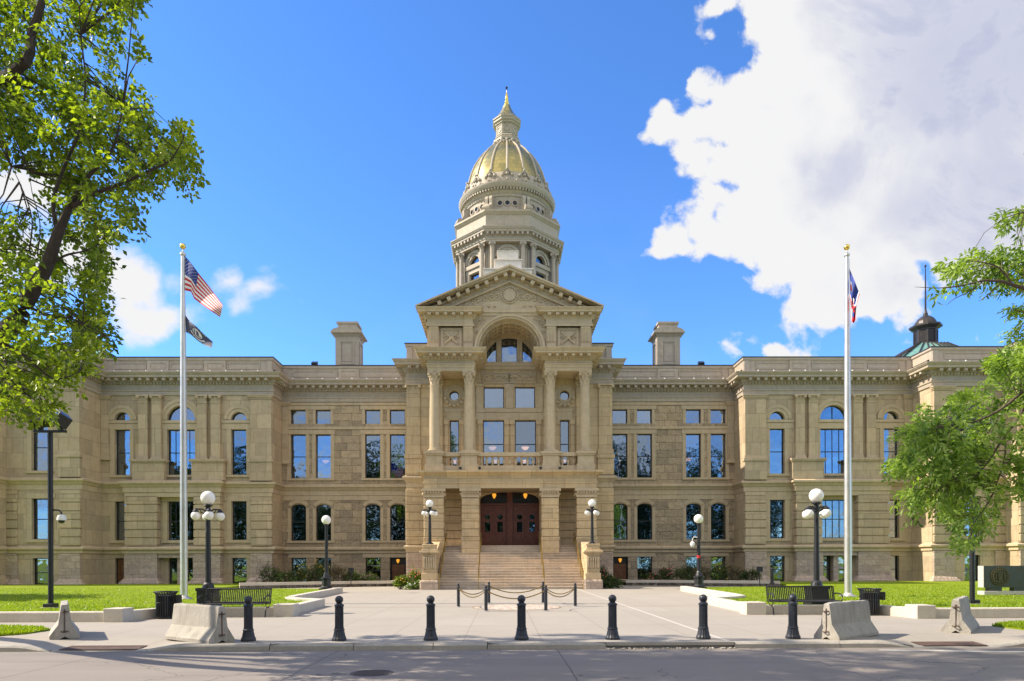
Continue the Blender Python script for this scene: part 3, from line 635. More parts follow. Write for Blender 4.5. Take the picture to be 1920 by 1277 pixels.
    b = MB(); b.box(*X(27.7, 24.95), YW-.55, YW-.01, -.4, .06); b.box(*X(27.7, 24.95), YW-.55, YW-.02, 2.22, 2.52); b.box(*X(26.3, 25.9), YW-.3, YW-.01, .06, 2.22); b.build('basement_pier', 'plinth_stone', CAP)
    # plinth course between the piers, and a column on a pedestal on the forward bay of the pavilion
    b = MB()
    for xa, xb, y in ((XC+.9, XR-.0, YR), (20.9, 22.4, YW), (30.65, XW, YW), (34.3, 37.0, YE)): b.box(*X(xa, xb), y-.12, y+.01, -.4, .05)
    b.build('plinth', 'plinth_stone', CAP)
    c = MB(); x0, x1 = X(38.1, 40.2); c.box(x0, x1, YF-.9, YF+.01, 8.31, 9.72); c.box(x0-.12, x1+.12, YF-1.02, YF+.01, 9.72, 9.95); c.build('pedestal', 'smooth_ashlar', CAP)
    for q in (38.75,): column(sg*q, YF-.45, 9.95, 15.1, .36)
def acanthus(c, cx, y, hw, z0, z1):
    """a leafy capital: on a pilaster front"""
    H = z1-z0; c.box(cx-hw, cx+hw, y, y+.25, z0, z1-.12); c.box(cx-hw-.12, cx+hw+.12, y-.14, y+.25, z1-.12, z1); c.box(cx-hw-.03, cx+hw+.03, y-.04, y+.25, z0, z0+.06)
    for row, (zb, zt, o, n) in enumerate(((.06, .42, .09, 4), (.3, .72, .12, 3))):
        for k in range(n):
            x = cx+(k-(n-1)/2)*2*hw/n; w = hw/n*.85
            c.add([(x-w, y-.01, z0+zb*H), (x+w, y-.01, z0+zb*H), (x+w*.9, y-.04, z0+zt*H*.8), (x-w*.9, y-.04, z0+zt*H*.8), (x+w*.5, y-o, z0+zt*H), (x-w*.5, y-o, z0+zt*H), (x+w*.3, y-o-.01, z0+zt*H-.06), (x-w*.3, y-o-.01, z0+zt*H-.06)], [(0, 1, 2, 3), (3, 2, 4, 5), (5, 4, 6, 7)])
    for q in (-1, 1): c.sphere((cx+q*hw, y-.07, z1-.2), .12, 8)
def leafy(c, cx, cy, r, z0, z1):
    """a leafy capital round a column"""
    H = z1-z0; c.lathe([(r*.98, 0), (r*1.08, .03), (r*1.02, .07), (r*1.0, H*.5), (r*1.2, H*.8), (r*1.32, H*.88)], (cx, cy, z0), 20)
    a = r*1.42; k = r*1.12
    c.prism([(cx-a, cy-a), (cx, cy-k), (cx+a, cy-a), (cx+k, cy), (cx+a, cy+a), (cx, cy+k), (cx-a, cy+a), (cx-k, cy)], z1-.12, z1, 'z')
    for row, (zb, zt, o, n, ph) in enumerate(((.05, .42, .30, 8, 0), (.22, .70, .38, 8, .5))):
        for q in range(n):
            m = Matrix.Translation((cx, cy, z0)) @ Matrix.Rotation(2*PI*(q+ph)/n, 4, 'Z'); w = r*.34
            c.add([m @ Vector(v) for v in [(r, -w, zb*H), (r, w, zb*H), (r*1.1, w, zt*H*.75), (r*1.1, -w, zt*H*.75), (r*(1+o), w*.6, zt*H), (r*(1+o), -w*.6, zt*H), (r*(1.05+o), w*.3, zt*H-.08), (r*(1.05+o), -w*.3, zt*H-.08)]], [(0, 1, 2, 3), (3, 2, 4, 5), (5, 4, 6, 7)])
    for q in range(4):
        an = PI/4+q*PI/2; c.sphere((cx+r*1.5*math.cos(an), cy+r*1.5*math.sin(an), z1-.21), .12, 8)
def column(x, y, z0, z1, r, cap=.9, mat='trim_stone', name='column'):
    b = MB(); H = z1-z0-cap; b.lathe([(r*(1-.15*max(0, (t-.33)/.67)**1.6), .25+(H-.25)*t) for t in (0, .2, .33, .5, .7, .85, .97)]+[(r*.93, H-.05), (r*.93, H), (r*.85, H+.02)], (x, y, z0), 28)
    o = b.build(name, mat, CAP, smooth=SMO)
    c = MB(); c.box(x-r*1.35, x+r*1.35, y-r*1.35, y+r*1.35, z0, z0+.1); c.lathe([(r*1.3, .1), (r*1.33, .14), (r*1.28, .19), (r*1.1, .21), (r*1.12, .26), (r*1.02, .29)], (x, y, z0), 28); c.build('base', mat, o, smooth=SMO)
    c = MB(); leafy(c, x, y, r*.86, z1-cap, z1); c.build('capital', 'carved_stone' if mat == 'trim_stone' else mat, o)
    return o
for sg in (-1, 1): mk_walls(sg)

# centre block
h = [('a', 0, 2.22, 2.97, 6.45, .62)]
for sg in (-1, 1):
    h += [('r', sg*1.17-.75, sg*1.17+.75, 13.36, 14.93), ('r', sg*1.2-.78, sg*1.2+.78, 8.98, 12.42), ('r', sg*4.14-.33, sg*4.14+.33, 8.98, 12.42), ('o', sg*4.14, 14.27, .36)]
    WIN.extend([('r', sg*1.17, 13.36, .75, 14.93, YC, None, 0), ('r', sg*1.2, 8.98, .78, 12.42, YC, 10.65, 0), ('r', sg*4.14, 8.98, .33, 12.42, YC, 10.65, 0), ('o', sg*4.14, 14.27, .36, 14.27, YC, None, 0)])
b = MB(); b.wall(-XC, XC, -.4, 16.75, YC, h, .4); b.build('centre_wall', 'gold_stone', CAP)
b = MB(); b.wall(-2.9, 2.9, 16.75, 19.6, YC, [('a', 0, 1.86, 16.751, 16.76, 1.86)], .4); b.build('lunette_wall', 'gold_stone', CAP)
WIN.append(('l', 0, 16.76, 1.86, 16.76, YC, None, 0))
b = MB()
for q in (-1, 1):
    x0, x1 = sorted((q*.58, q*.97)); b.prism([(x0, 16.76), (x1, 16.76), (x1, 16.76+math.sqrt(1.86**2-x1**2 if abs(x1) > abs(x0) else 1.86**2-x1**2)), (x0, 16.76+math.sqrt(1.86**2-x0**2))], YC-.02, YC+.3, 'y')
b.box(-2.5, 2.5, YC-.22, YC+.01, 16.45, 16.745); b.box(-2.5, 2.5, YC-.12, YC+.01, 16.2, 16.45); b.box(-2.5, 2.5, YC-.1, YC+.01, 13.0, 13.3); b.box(-2.55, 2.55, YC-.06, YC+.01, 12.44, 12.98)
for q in (-1, 1):
    b.box(*sorted((q*2.0, q*2.5)), YC-.12, YC+.01, 13.3, 14.95); b.box(*sorted((q*1.94, q*2.55)), YC-.2, YC+.01, 14.95, 15.1)
    b.box(*sorted((q*3.6, q*4.7)), YC-.05, YC+.01, 12.44, 13.05); b.box(*sorted((q*3.5, q*4.8)), YC-.1, YC+.01, 13.05, 13.25)
    b.arch(q*4.14, 14.27, .37, .52, YC-.10, YC+.01, 0, 2*PI, 24); b.arch(q*4.14, 14.27, .52, .80, YC-.06, YC+.01, 0, 2*PI, 24)
b.prism([(-.28, 13.3), (.28, 13.3), (.28, 14.7), (.42, 14.95), (.42, 15.1), (-.42, 15.1), (-.42, 14.95), (-.28, 14.7)], YC-.16, YC+.01, 'y')
b.build('window_surround', 'trim_stone', CAP)
def spiral(c, x, z, r, y, q=1, turns=1.6, t=.05, a0=0.):
    c.tube([(x+q*r*(1-.8*k/22)*math.cos(a0+turns*2*PI*k/22), y, z+r*(1-.8*k/22)*math.sin(a0+turns*2*PI*k/22)) for k in range(23)], t, 5, t*.7)
b = MB(); b.box(-1.95, 1.95, YC-.05, YC+.01, 15.2, 15.95); frame(b, -2.0, 2.0, YC-.1, YC-.05, 15.15, 16.0, .07)
for q in (-1, 1):
    for k in range(4): spiral(b, q*(.42+.42*k), 15.58+(.03 if k % 2 else -.03), .24, YC-.1, q*(1 if k % 2 else -1), t=.075, a0=k*PI)
    for k in range(5): b.sphere((q*.12*(k % 2), YC-.07, 15.35+.11*k), .09, 6)
for q in (-1, 1):
    for k in range(7): an = PI+PI*(k+.5)/7; b.sphere((q*4.14+.68*math.cos(an), YC-.09, 14.27+.72*math.sin(an)-.05), .13, 7)
b.build('carved_frieze', 'carved_stone', CAP)
for sg in (-1, 1):
    for xa, xb, d in ((6.7, 7.7, .12),):
        b = MB(); x0, x1 = sorted((sg*xa, sg*xb)); b.box(x0, x1, YC-d, YC+.01, 10.2, 14.4); o = b.build('pilaster', 'gold_stone', CAP)
        c = MB(); acanthus(c, (x0+x1)/2, YC-d, .5, 14.4, 15.1); c.build('capital', 'carved_stone', o)
        c = MB(); c.box(x0-.08, x1+.08, YC-d-.1, YC+.01, 9.8, 10.2); c.box(x0-.16, x1+.16, YC-d-.16, YC+.01, 9.55, 9.8); c.box(x0-.1, x1+.1, YC-d-.08, YC+.01, 8.31, 9.55); c.build('base', 'gold_stone', o)
    b = MB()
    for k in range(7): b.box(*sorted((sg*6.25, sg*7.78)), YC-.14, YC+.012, 3.1+k*.6+.025, 3.1+k*.6+.575)
    b.box(*sorted((sg*6.3, sg*7.74)), YC-.09, YC+.01, 3.1, 7.3); b.build('rusticated_pier', 'gold_stone', CAP, bevel=.035)
    b = MB(); b.box(*sorted((sg*6.2, sg*7.74)), YC-.1, YC+.012, .4, 2.52); b.box(*sorted((sg*6.2, sg*7.95)), YC-.3, YC+.012, -.4, .45); b.build('pier_base', 'plinth_stone', CAP, bevel=.05)
    for x in (5.37, 2.9):                                            # flat respond behind each portico column
        b = MB(); b.box(sg*x-.36, sg*x+.36, YC-.14, YC+.01, 8.3, 14.4); o = b.build('pilaster', 'gold_stone', CAP)
        c = MB(); acanthus(c, sg*x, YC-.14, .36, 14.4, 15.3); c.build('capital', 'carved_stone', o)
    for x in (4.72, 3.57, 2.2, .2):                                    # slim colonnettes beside the windows
        b = MB(); b.box(sg*x-.13, sg*x+.13, YC-.08, YC+.01, 8.9, 12.1); b.box(sg*x-.19, sg*x+.19, YC-.14, YC+.01, 12.1, 12.43); b.build('pilaster', 'gold_stone', CAP)
    # portico side bays: coursed wall
    b = MB()
    for k in range(7): b.box(*sorted((sg*2.36, sg*6.18)), YC-.10, YC+.011, 2.98+k*.58+.02, 2.98+k*.58+.56)
    b.build('coursed_wall', 'gold_stone', CAP, bevel=.03)

# portico: rusticated pillars, entablature, balustrade, columns
for sg in (-1, 1):
    for xc, hw, zb in ((5.42, .70, -.1), (2.83, .61, 2.2)):
        b = MB(); x0, x1 = sg*xc-hw, sg*xc+hw; z0, z1 = 3.55, 6.35; b.box(x0+.05, x1-.05, YP+.05, YP+1.25, z0, z1)
        for k in range(5): b.box(x0, x1, YP, YP+1.3, z0+.56*k+.02, z0+.56*k+.54)
        o = b.build('portico_pillar', 'gold_stone', CAP, bevel=.05)
        c = MB(); c.box(x0-.06, x1+.06, YP-.06, YP+1.36, 3.32, 3.55); c.box(x0-.02, x1+.02, YP-.02, YP+1.32, zb, 3.32); c.build('base', 'gold_stone', o, bevel=.03)
        c = MB(); c.box(x0-.02, x1+.02, YP-.02, YP+1.32, 6.36, 6.8); c.box(x0-.14, x1+.14, YP-.14, YP+1.4, 6.8, 6.99)
        for k in range(7):
            x = x0+(x1-x0)*(k+.5)/7; spiral(c, x, 6.6, .085, YP-.05, 1 if k % 2 else -1, 1.2, .035)
            c.sphere((x, YP-.08, 6.72), .08, 6)
        for k in range(4): c.sphere((x0-.03, YP+.2+.28*k, 6.62), .12, 6); c.sphere((x1+.03, YP+.2+.28*k, 6.62), .12, 6)
        c.build('capital', 'carved_stone', o)
U = lambda x, y: [(-x, YC-.01), (-x, y), (x, y), (x, YC-.01)]
b = MB(); b.sweep([(-1.2, 6.995), (0, 6.995), (0, 7.30), (.07, 7.36), (.07, 7.44), (0, 7.46), (0, 7.90), (.10, 7.95), (.16, 8.0), (.42, 8.10), (.42, 8.23), (-.2, 8.26)], U(6.12, YP-.02))
b.box(-6.0, 6.0, YP+.9, YC+.0, 7.0, 7.12); b.box(-6.1, 6.1, YP-.1, YC-.01, 8.05, 8.245); b.build('portico_entablature', 'gold_stone', CAP)
b = MB()
for x0, x1 in ((-2.3, 2.3), (-4.78, -3.48), (3.48, 4.78)):
    b.box(x0, x1, YP+.12, YP+.62, 8.26, 8.62); b.box(x0, x1, YP+.10, YP+.66, 9.30, 9.56)
bal = b.build('balustrade', 'trim_stone', CAP)
for sg in (-1, 1):
    for x in (5.37, 2.9):
        c = MB(); x0, x1 = sg*x-.575, sg*x+.575; c.box(x0-.08, x1+.08, YP-.06, YP+1.3, 8.262, 8.72); c.box(x0, x1, YP+.02, YP+1.22, 8.72, 9.34); c.box(x0-.08, x1+.08, YP-.06, YP+1.3, 9.34, 9.46); c.box(x0-.14, x1+.14, YP-.12, YP+1.36, 9.46, 9.60); c.build('pedestal', 'trim_stone', bal)
proto = None
for x in [-2.07+.414*k for k in range(11)]+[s*(3.72+.41*k) for s in (-1, 1) for k in range(3)]:
    if proto is None:
        c = MB(); c.lathe([(.10, 0), (.10, .06), (.055, .10), (.115, .26), (.12, .32), (.055, .5), (.05, .54), (.10, .6), (.10, .68)], (0, 0, 0), 10)
        proto = c.build('baluster', 'trim_stone', bal, smooth=SMO); o = proto
    else: o = proto.copy(); COL.objects.link(o)
    o.parent = bal; o.location = Vector((x, YP+.38, 8.62))-wl(bal)
for sg in (-1, 1):
    for x in (5.37, 2.9): column(sg*x, YP+.55, 9.60, 15.33, .385, .95)
# entablature blocks over each pair of columns
ENT2 = [(-.9, 15.335), (0, 15.335), (0, 15.55), (.04, 15.57), (.04, 15.76), (.10, 15.8), (.10, 15.86), (.02, 15.88), (.02, 16.1)]
COR2 = [(.02, 16.08), (.16, 16.12), (.16, 16.2), (.30, 16.24), (.30, 16.40), (.72, 16.43), (.72, 16.56), (.78, 16.60), (.88, 16.74), (.88, 16.78), (-.3, 16.9)]
for sg in (-1, 1):
    b = MB(); p = [(-5.82, YC-.02), (-5.82, YP+.12), (-2.52, YP+.12), (-2.52, YC-.02)]
    if sg > 0: p = mir(p)
    b.sweep(ENT2, p); b.sweep(COR2, p); b.along(p, .24, .16, .28, 16.1, 16.22, .13); b.along(p, .56, .3, .66, 16.24, 16.42, .22)
    b.box(*sorted((sg*5.7, sg*2.6)), YP+.3, YC-.03, 15.5, 16.85); b.build('portico_cornice', 'trim_stone', CAP)
# attic with the great arch
b = MB(); YA = YP+.15
b.wall(-5.85, 5.85, 16.8, 19.7, YA, [('a', 0, 2.2, 16.8, 16.82, 2.2)], YC-YA-.01)
for sg in (-1, 1): b.add([(sg*5.85, YA, 16.8), (sg*5.85, 60, 16.8), (sg*5.85, 60, 19.7), (sg*5.85, YA, 19.7)], [(0, 1, 2, 3)])
b.build('attic_wall', 'trim_stone', CAP)
b = MB(); b.arch(0, 16.82, 2.21, 2.36, YA-.10, YA+.02, 0, PI, 28); b.arch(0, 16.82, 2.36, 2.52, YA-.18, YA+.02, 0, PI, 28); b.build('archivolt', 'trim_stone', CAP)
b = MB()
for yy in (YA+.35, YA+1.05, YA+1.75, YA+2.45): b.arch(0, 16.82, 2.05, 2.2, yy, yy+.16, 0, PI, 24)
for k in range(1, 14):
    an = PI*k/14; m = Matrix.Translation((0, 0, 16.82)) @ Matrix.Rotation(-an, 4, 'Y'); b.box(2.06, 2.19, YA+.3, YC-.05, -.07, .07, m)
b.build('coffered_vault', 'trim_stone', CAP)
b = MB(); c = MB()
for sg in (-1, 1):
    def Xs(a, d): return sorted((sg*a, sg*d))
    b.box(*Xs(5.83, 2.57), YA-.28, YA+.01, 18.42, 19.0); b.box(*Xs(5.9, 2.5), YA-.34, YA+.01, 18.42, 18.56)
    for xa, xb in ((5.72, 5.02), (3.28, 2.6)):
        x0, x1 = Xs(xa, xb); b.prism([(YA, 16.9), (YA-.16, 16.9), (YA-.16, 17.25), (YA-.22, 17.4), (YA-.24, 18.15), (YA-.30, 18.3), (YA-.30, 18.41), (YA, 18.41)], x0, x1, 'x')
        for k in range(3): b.box(x0+.1+.2*k, x0+.18+.2*k, YA-.27, YA-.2, 17.35, 18.1)
    frame(b, *Xs(4.88, 3.4), YA-.07, YA+.01, 16.95, 18.38, .16)
    for q in (-1, 1):
        c.tube([(sg*4.14+q*.45, YA-.05, 17.25), (sg*4.14, YA-.09, 17.65), (sg*4.14-q*.45, YA-.05, 18.05)], .05, 6)
        spiral(c, sg*4.14+q*.38, 17.72, .16, YA-.05, q, 1.3, .04); spiral(c, sg*4.14+q*.2, 17.45, .12, YA-.05, -q, 1.2, .035)
    for k in range(6): c.sphere((sg*4.14+.14*math.cos(k), YA-.06, 17.62+.1*math.sin(k*1.7)), .08, 6)
    for k, (dx, dz, r) in enumerate(((2.35, 18.55, .2), (2.12, 18.82, .17), (1.85, 19.0, .12), (2.33, 18.1, .13))): spiral(c, sg*dx, dz, r, YA-.05, sg*(1 if k % 2 else -1), 1.4, .04)
    c.build('carved_panel', 'carved_stone', CAP); c = MB()
    p = [(-5.92, 60), (-5.92, YA-.25), (-2.5, YA-.25), (-2.5, YA+.0)]
    if sg > 0: p = mir(p)
    b.sweep([(0, 18.9), (.08, 18.98), (.08, 19.05), (.16, 19.08), (.16, 19.28), (.5, 19.30), (.5, 19.42), (.62, 19.56), (.62, 19.60), (-.3, 19.66)], p)
    b.along(p, .58, .16, .46, 19.1, 19.28, .24)
b.box(-2.48, 2.48, YA-.12, YA+.01, 19.45, 19.66); b.box(-2.48, 2.48, YA-.06, YA+.01, 19.25, 19.45)
# pediment
TZ = 2.86/6.62
def chev(y0, y1, t0, t1, xe=6.58):
    A = 22.55; L = []
    for sg in (-1, 1):
        z = lambda x, t: A-t-abs(x)*TZ
        b.prism([(0, z(0, t0)), (sg*xe, z(xe, t0)), (sg*xe, max(19.6, z(xe, t1)) if z(xe, t1) < 19.6 else z(xe, t1)), (0, z(0, t1))], y0, y1, 'y')
YQ = YA-.85
chev(YQ, YA+.3, 0, .14); chev(YQ+.1, YA+.3, .14, .34)
def raked(y0, y1, t0, t1):
    A = 22.55
    for sg in (-1, 1):
        xe0 = (A-t0-19.62)/TZ; xe1 = (A-t1-19.62)/TZ
        b.prism([(0, A-t0), (sg*xe0, 19.62), (sg*xe1, 19.62), (0, A-t1)], y0, y1, 'y')
raked(YA-.22, YA+.2, .34, .52); raked(YA-.12, YA+.2, .52, .88); raked(YA-.22, YA+.2, .88, 1.0)
for sg in (-1, 1):
    for k in range(9):
        x = .3+.66*k; z = 22.55-.46-x*TZ
        if z < 19.75: continue
        m = Matrix.Translation((sg*x, 0, z)) @ Matrix.Rotation(sg*math.atan(TZ), 4, 'Y'); b.box(-.13, .13, YA-.66, YA-.12, -.16, .12, m)
b.prism([(-6.3, 19.63), (6.3, 19.63), (0, 22.3)], YA, YA+.35, 'y')
b.lathe([(.16, 0), (.1, .1), (.02, .22)], (0, YQ+.3, 22.5), 8)
b.build('pediment', 'trim_stone', CAP)
c.lathe([(.45, -.05), (.45, .05), (.36, .08), (.33, .05)], (0, 0, 0), 28, m=Matrix.Translation((0, YA-.04, 20.72)) @ Matrix.Rotation(PI/2, 4, 'X'))
for k in range(22): an = 2*PI*k/22; c.sphere((.56*math.cos(an), YA-.04, 20.72+.56*math.sin(an)), .085, 6)
for sg in (-1, 1):
    for k in range(7):
        x = .85+.42*k; r = max(.07, .30-.035*k); spiral(c, sg*x, 20.2+.42*(1-x/4.5), r, YA-.04, sg*(1 if k % 2 else -1), 1.5, .05)
        if k < 4: spiral(c, sg*(x-.1), 20.9+.15-.2*k, .17, YA-.04, -sg, 1.3, .04)
        c.sphere((sg*(x+.2), YA-.03, 19.95), .1, 6); c.sphere((sg*(x+.1), YA-.03, 20.55-.1*k), .09, 6)
c.build('carved_relief', 'carved_stone', CAP)
b = MB(); b.prism([(-6.55, 19.7), (6.55, 19.7), (0, 22.53)], YA+.31, 60, 'y'); b.build('gable_roof', 'roof_grey', CAP)
b = MB(); b.box(-2.0, 2.0, 57, 59.5, 19, 26.2); b.box(-2.12, 2.12, 56.9, 59.6, 26.2, 26.3); b.box(-1.12, 1.12, 57.2, 59, 26.3, 27.05); b.box(-1.2, 1.2, 57.1, 59, 27.05, 27.13); b.box(-.86, .86, 57.3, 58.8, 27.13, 27.85); b.box(-.92, .92, 57.25, 58.8, 27.85, 27.92); b.build('stepped_pedestal', 'pale_sheet', CAP)

# entrance doors
d0 = MB(); d0.box(-2.25, 2.25, YC+.36, YC+.5, 2.97, 7.2); ED = d0.build('entrance_door', 'wood_door', CAP)
for k in range(4):
    xc = (-1.68, -.74, .74, 1.68)[k]; c = MB()
    c.wall(xc-.46, xc+.46, 2.99, 6.05, YC+.28, [('o', xc, 5.17, .2), ('r', xc-.2, xc+.2, 4.05, 4.82)], .06)
    frame(c, xc-.4, xc+.4, YC+.25, YC+.285, 3.1, 3.65, .05); frame(c, xc-.28, xc+.28, YC+.26, YC+.285, 3.2, 3.55, .04); frame(c, xc-.4, xc+.4, YC+.25, YC+.285, 3.74, 3.92, .04); frame(c, xc-.4, xc+.4, YC+.25, YC+.285, 5.55, 5.85, .05)
    frame(c, xc-.27, xc+.27, YC+.24, YC+.285, 3.98, 4.9, .06); c.arch(xc, 5.17, .2, .27, YC+.24, YC+.285, 0, 2*PI, 20); frame(c, xc-.455, xc+.455, YC+.255, YC+.285, 3.0, 6.04, .03)
    c.build('door_leaf', 'wood_door', ED)
    g = MB(); g.box(xc-.2, xc+.2, YC+.32, YC+.33, 4.05, 4.82); g.lathe([(.2, 0), (.2, .01)], (0, 0, 0), 20, m=Matrix.Translation((xc, YC+.33, 5.17)) @ Matrix.Rotation(PI/2, 4, 'X')); g.build('door_pane', 'window_glass', ED)
c = MB(); c.box(-.22, .22, YC+.22, YC+.36, 2.99, 6.4); c.box(-2.22, 2.22, YC+.2, YC+.36, 6.06, 6.2); c.box(-.2, .2, YC+.24, YC+.36, 6.2, 7.1); c.box(-2.23, -2.14, YC+.22, YC+.36, 2.99, 6.06); c.box(2.14, 2.23, YC+.22, YC+.36, 2.99, 6.06); c.box(-.16, .16, YC+.2, YC+.23, 3.05, 3.8); c.box(-.16, .16, YC+.2, YC+.23, 3.95, 5.9); c.build('door_frame', 'wood_door', ED)
c = MB(); c.box(-2.15, -.2, YC+.31, YC+.34, 6.2, 7.1); c.box(.2, 2.15, YC+.31, YC+.34, 6.2, 7.1); c.build('transom', 'lens_dark', ED)
def lantern(x, y, z, s=1.):
    b = MB(); b.lathe([(.02, -.2*s), (.09*s, -.12*s), (.15*s, .06*s), (.15*s, .14*s), (.1*s, .18*s)], (x, y, z), 10); o = b.build('wall_lantern', 'amber_lamp', CAP, smooth=SMO)
    c = MB(); c.box(x-.03*s, x+.03*s, y, y+.25*s, z-.26*s, z-.16*s); c.lathe([(.16*s, .18*s), (.05, .26*s)], (x, y, z), 8); c.build('bracket', 'black_iron', o)
lantern(-1.17, YC+.1, 6.75, 1.); lantern(1.17, YC+.1, 6.75, 1.)
for sg in (-1, 1):
    x = sg*9.27; d = MB(); d.box(x-.66, x+.66, YR+.28, YR+.4, -.3, 2.2); o = d.build('basement_door', 'frame_black', CAP)
    c = MB(); c.box(x-.52, x+.52, YR+.2, YR+.28, -.3, 1.62)
    for q in (-1, 1):
        for k in range(3): frame(c, x+q*.25-.19, x+q*.25+.19, YR+.17, YR+.2, -.12+.56*k, .36+.56*k, .05)
    c.build('door_leaf', 'brown_wood', o); c = MB(); frame(c, x-.64, x+.64, YR+.16, YR+.28, -.3, 2.2, .08); c.box(x-.6, x+.6, YR+.17, YR+.28, 1.64, 1.72); c.build('door_frame', 'frame_black', o)
    lantern(x, YR+.05, 1.9, .9)
x = -30.75; d = MB(); d.box(x-.6, x+.6, YW+.25, YW+.38, -.3, 2.2); o = d.build('basement_door', 'frame_black', CAP)
c = MB(); c.box(x-.5, x+.5, YW+.2, YW+.25, -.1, 2.1); frame(c, x-.36, x+.36, YW+.17, YW+.2, .15, .85, .06); frame(c, x-.36, x+.36, YW+.17, YW+.2, 1.05, 1.95, .06); c.build('door_leaf', 'brown_wood', o)

# windows: frame with a pane under it, one mesh per size shared by its repeats
cache = {}
def window(kind, cx, z0, hw, zt, y, rail, extra):
    key = (kind, round(hw, 2), round(zt-z0, 2), None if rail is None else round(rail-z0, 2), extra)
    if key not in cache:
        f = MB(); g = MB(); t = .055; Y0, Y1 = -.05, .05; H = zt-z0
        if kind == 'r':
            frame(f, -hw, hw, Y0, Y1, 0, H, t); g.box(-hw+.01, hw-.01, -.006, .006, .01, H-.01)
            if rail is not None: f.box(-hw+t, hw-t, Y0, Y1, rail-z0-.03, rail-z0+.03)
            for k in range(int(extra)):
                x = -hw+2*hw*(k+1)/(extra+1); f.box(x-.022, x+.022, Y0+.01, Y1-.01, t, H-t)
        elif kind in ('a', 's'):
            rise = extra; n = 20; ol = [(-hw*math.cos(PI*k/n), H+rise*math.sin(PI*k/n)) for k in range(n+1)]; sc = 1-t/hw
            for k in range(n):
                p, q = ol[k], ol[k+1]; pi, qi = [(a*sc, H+(c_-H)*(1-t/rise)) for a, c_ in (p, q)]
                f.add([(a, yy, c_) for yy in (Y0, Y1) for a, c_ in (p, q, qi, pi)], [(0, 1, 2, 3), (7, 6, 5, 4), (2, 6, 7, 3)])
            f.box(-hw, -hw+t, Y0, Y1, 0, H); f.box(hw-t, hw, Y0, Y1, 0, H); f.box(-hw+t, hw-t, Y0, Y1, 0, t)
            if rail is not None: f.box(-hw+t, hw-t, Y0, Y1, rail-z0-.03, rail-z0+.03)
            if hw > 1: f.box(-.03, .03, Y0, Y1, t, H+rise-.02)
            g.prism([(-hw, .01)]+ol+[(hw, .01)], -.006, .006, 'y')
        elif kind == 'o':
            f.arch(0, 0, hw-.06, hw, Y0, Y1, 0, 2*PI, 24); g.prism([(hw*math.cos(2*PI*k/24), hw*math.sin(2*PI*k/24)) for k in range(24)], -.006, .006, 'y')
        else:
            f.arch(0, 0, hw-.07, hw, Y0, Y1, 0, PI, 28); f.box(-hw+.05, hw-.05, Y0, Y1, 0, .07)
            for x in (-.61, .55, -1.02, .96): f.box(x, x+.06, Y0, Y1, .07, math.sqrt(hw*hw-1.0)-.02 if abs(x) > .9 else 1.7)
            f.box(-.55, .55, Y0, Y1, 1.28, 1.36)
            g.prism([(hw*math.cos(PI*k/28), hw*math.sin(PI*k/28)) for k in range(29)], -.006, .006, 'y')
        o = f.build('window', 'frame_black', CAP); p = g.build('pane', 'window_glass', o); p.location = (0, 0, 0); cache[key] = (o, p)
    else:
        o, p = [q.copy() for q in cache[key]]; COL.objects.link(o); COL.objects.link(p); p.parent = o
    o.parent = CAP; o.location = Vector((cx, y+.3, z0))-wl(CAP)
    o.rotation_euler = (random.uniform(-.006, .006), 0, random.uniform(-.010, .010))
    return o
for w in WIN: window(*w)

# dark rooms behind the glass, flat roofs, back of the building
b = MB()
b.box(-51.5, -XF-.5, YF+3, 74, -.4, 16.8); b.box(-XF-.5, -XW-.3, YE+2.5, 74, -.4, 16.8); b.box(-XW-.3, -XR-.3, YW+2.2, 74, -.4, 16.8); b.box(-XR-.3, XR+.3, YR+2.2, 74, -.4, 16.8)
b.box(XR+.3, XW+.3, YW+2.2, 74, -.4, 16.8); b.box(XW+.3, XF+.5, YE+2.5, 74, -.4, 16.8); b.box(XF+.5, 51.5, YF+3, 74, -.4, 16.8); b.box(-XC+.4, XC-.4, YC+2.6, 58, -.4, 18.5)
b.build('interior', 'interior_dark', CAP)
b = MB(); b.box(-51.8, -XF, YF+.3, 75, 16.85, 17.3); b.box(-XF, -XW, YE+.3, 75, 16.85, 17.3); b.box(-XW, -XR, YW+.3, 75, 16.85, 17.3); b.box(-XR, XR, YR+.3, 75, 16.85, 17.3); b.box(XR, XW, YW+.3, 75, 16.85, 17.3); b.box(XW, XF, YE+.3, 75, 16.85, 17.3); b.box(XF, 51.8, YF+.3, 75, 16.85, 17.3)
for sg in (-1, 1): b.box(*sorted((sg*XC, sg*5.86)), YC+.3, YR+.35, 16.85, 17.35)
b.build('flat_roof', 'roof_grey', CAP)
b = MB()
for sg in (-1, 1): b.add([(sg*52, 75, -.4), (0, 75, -.4), (0, 75, 18), (sg*52, 75, 18)], [(0, 1, 2, 3)])
b.build('back_wall', 'smooth_ashlar', CAP)
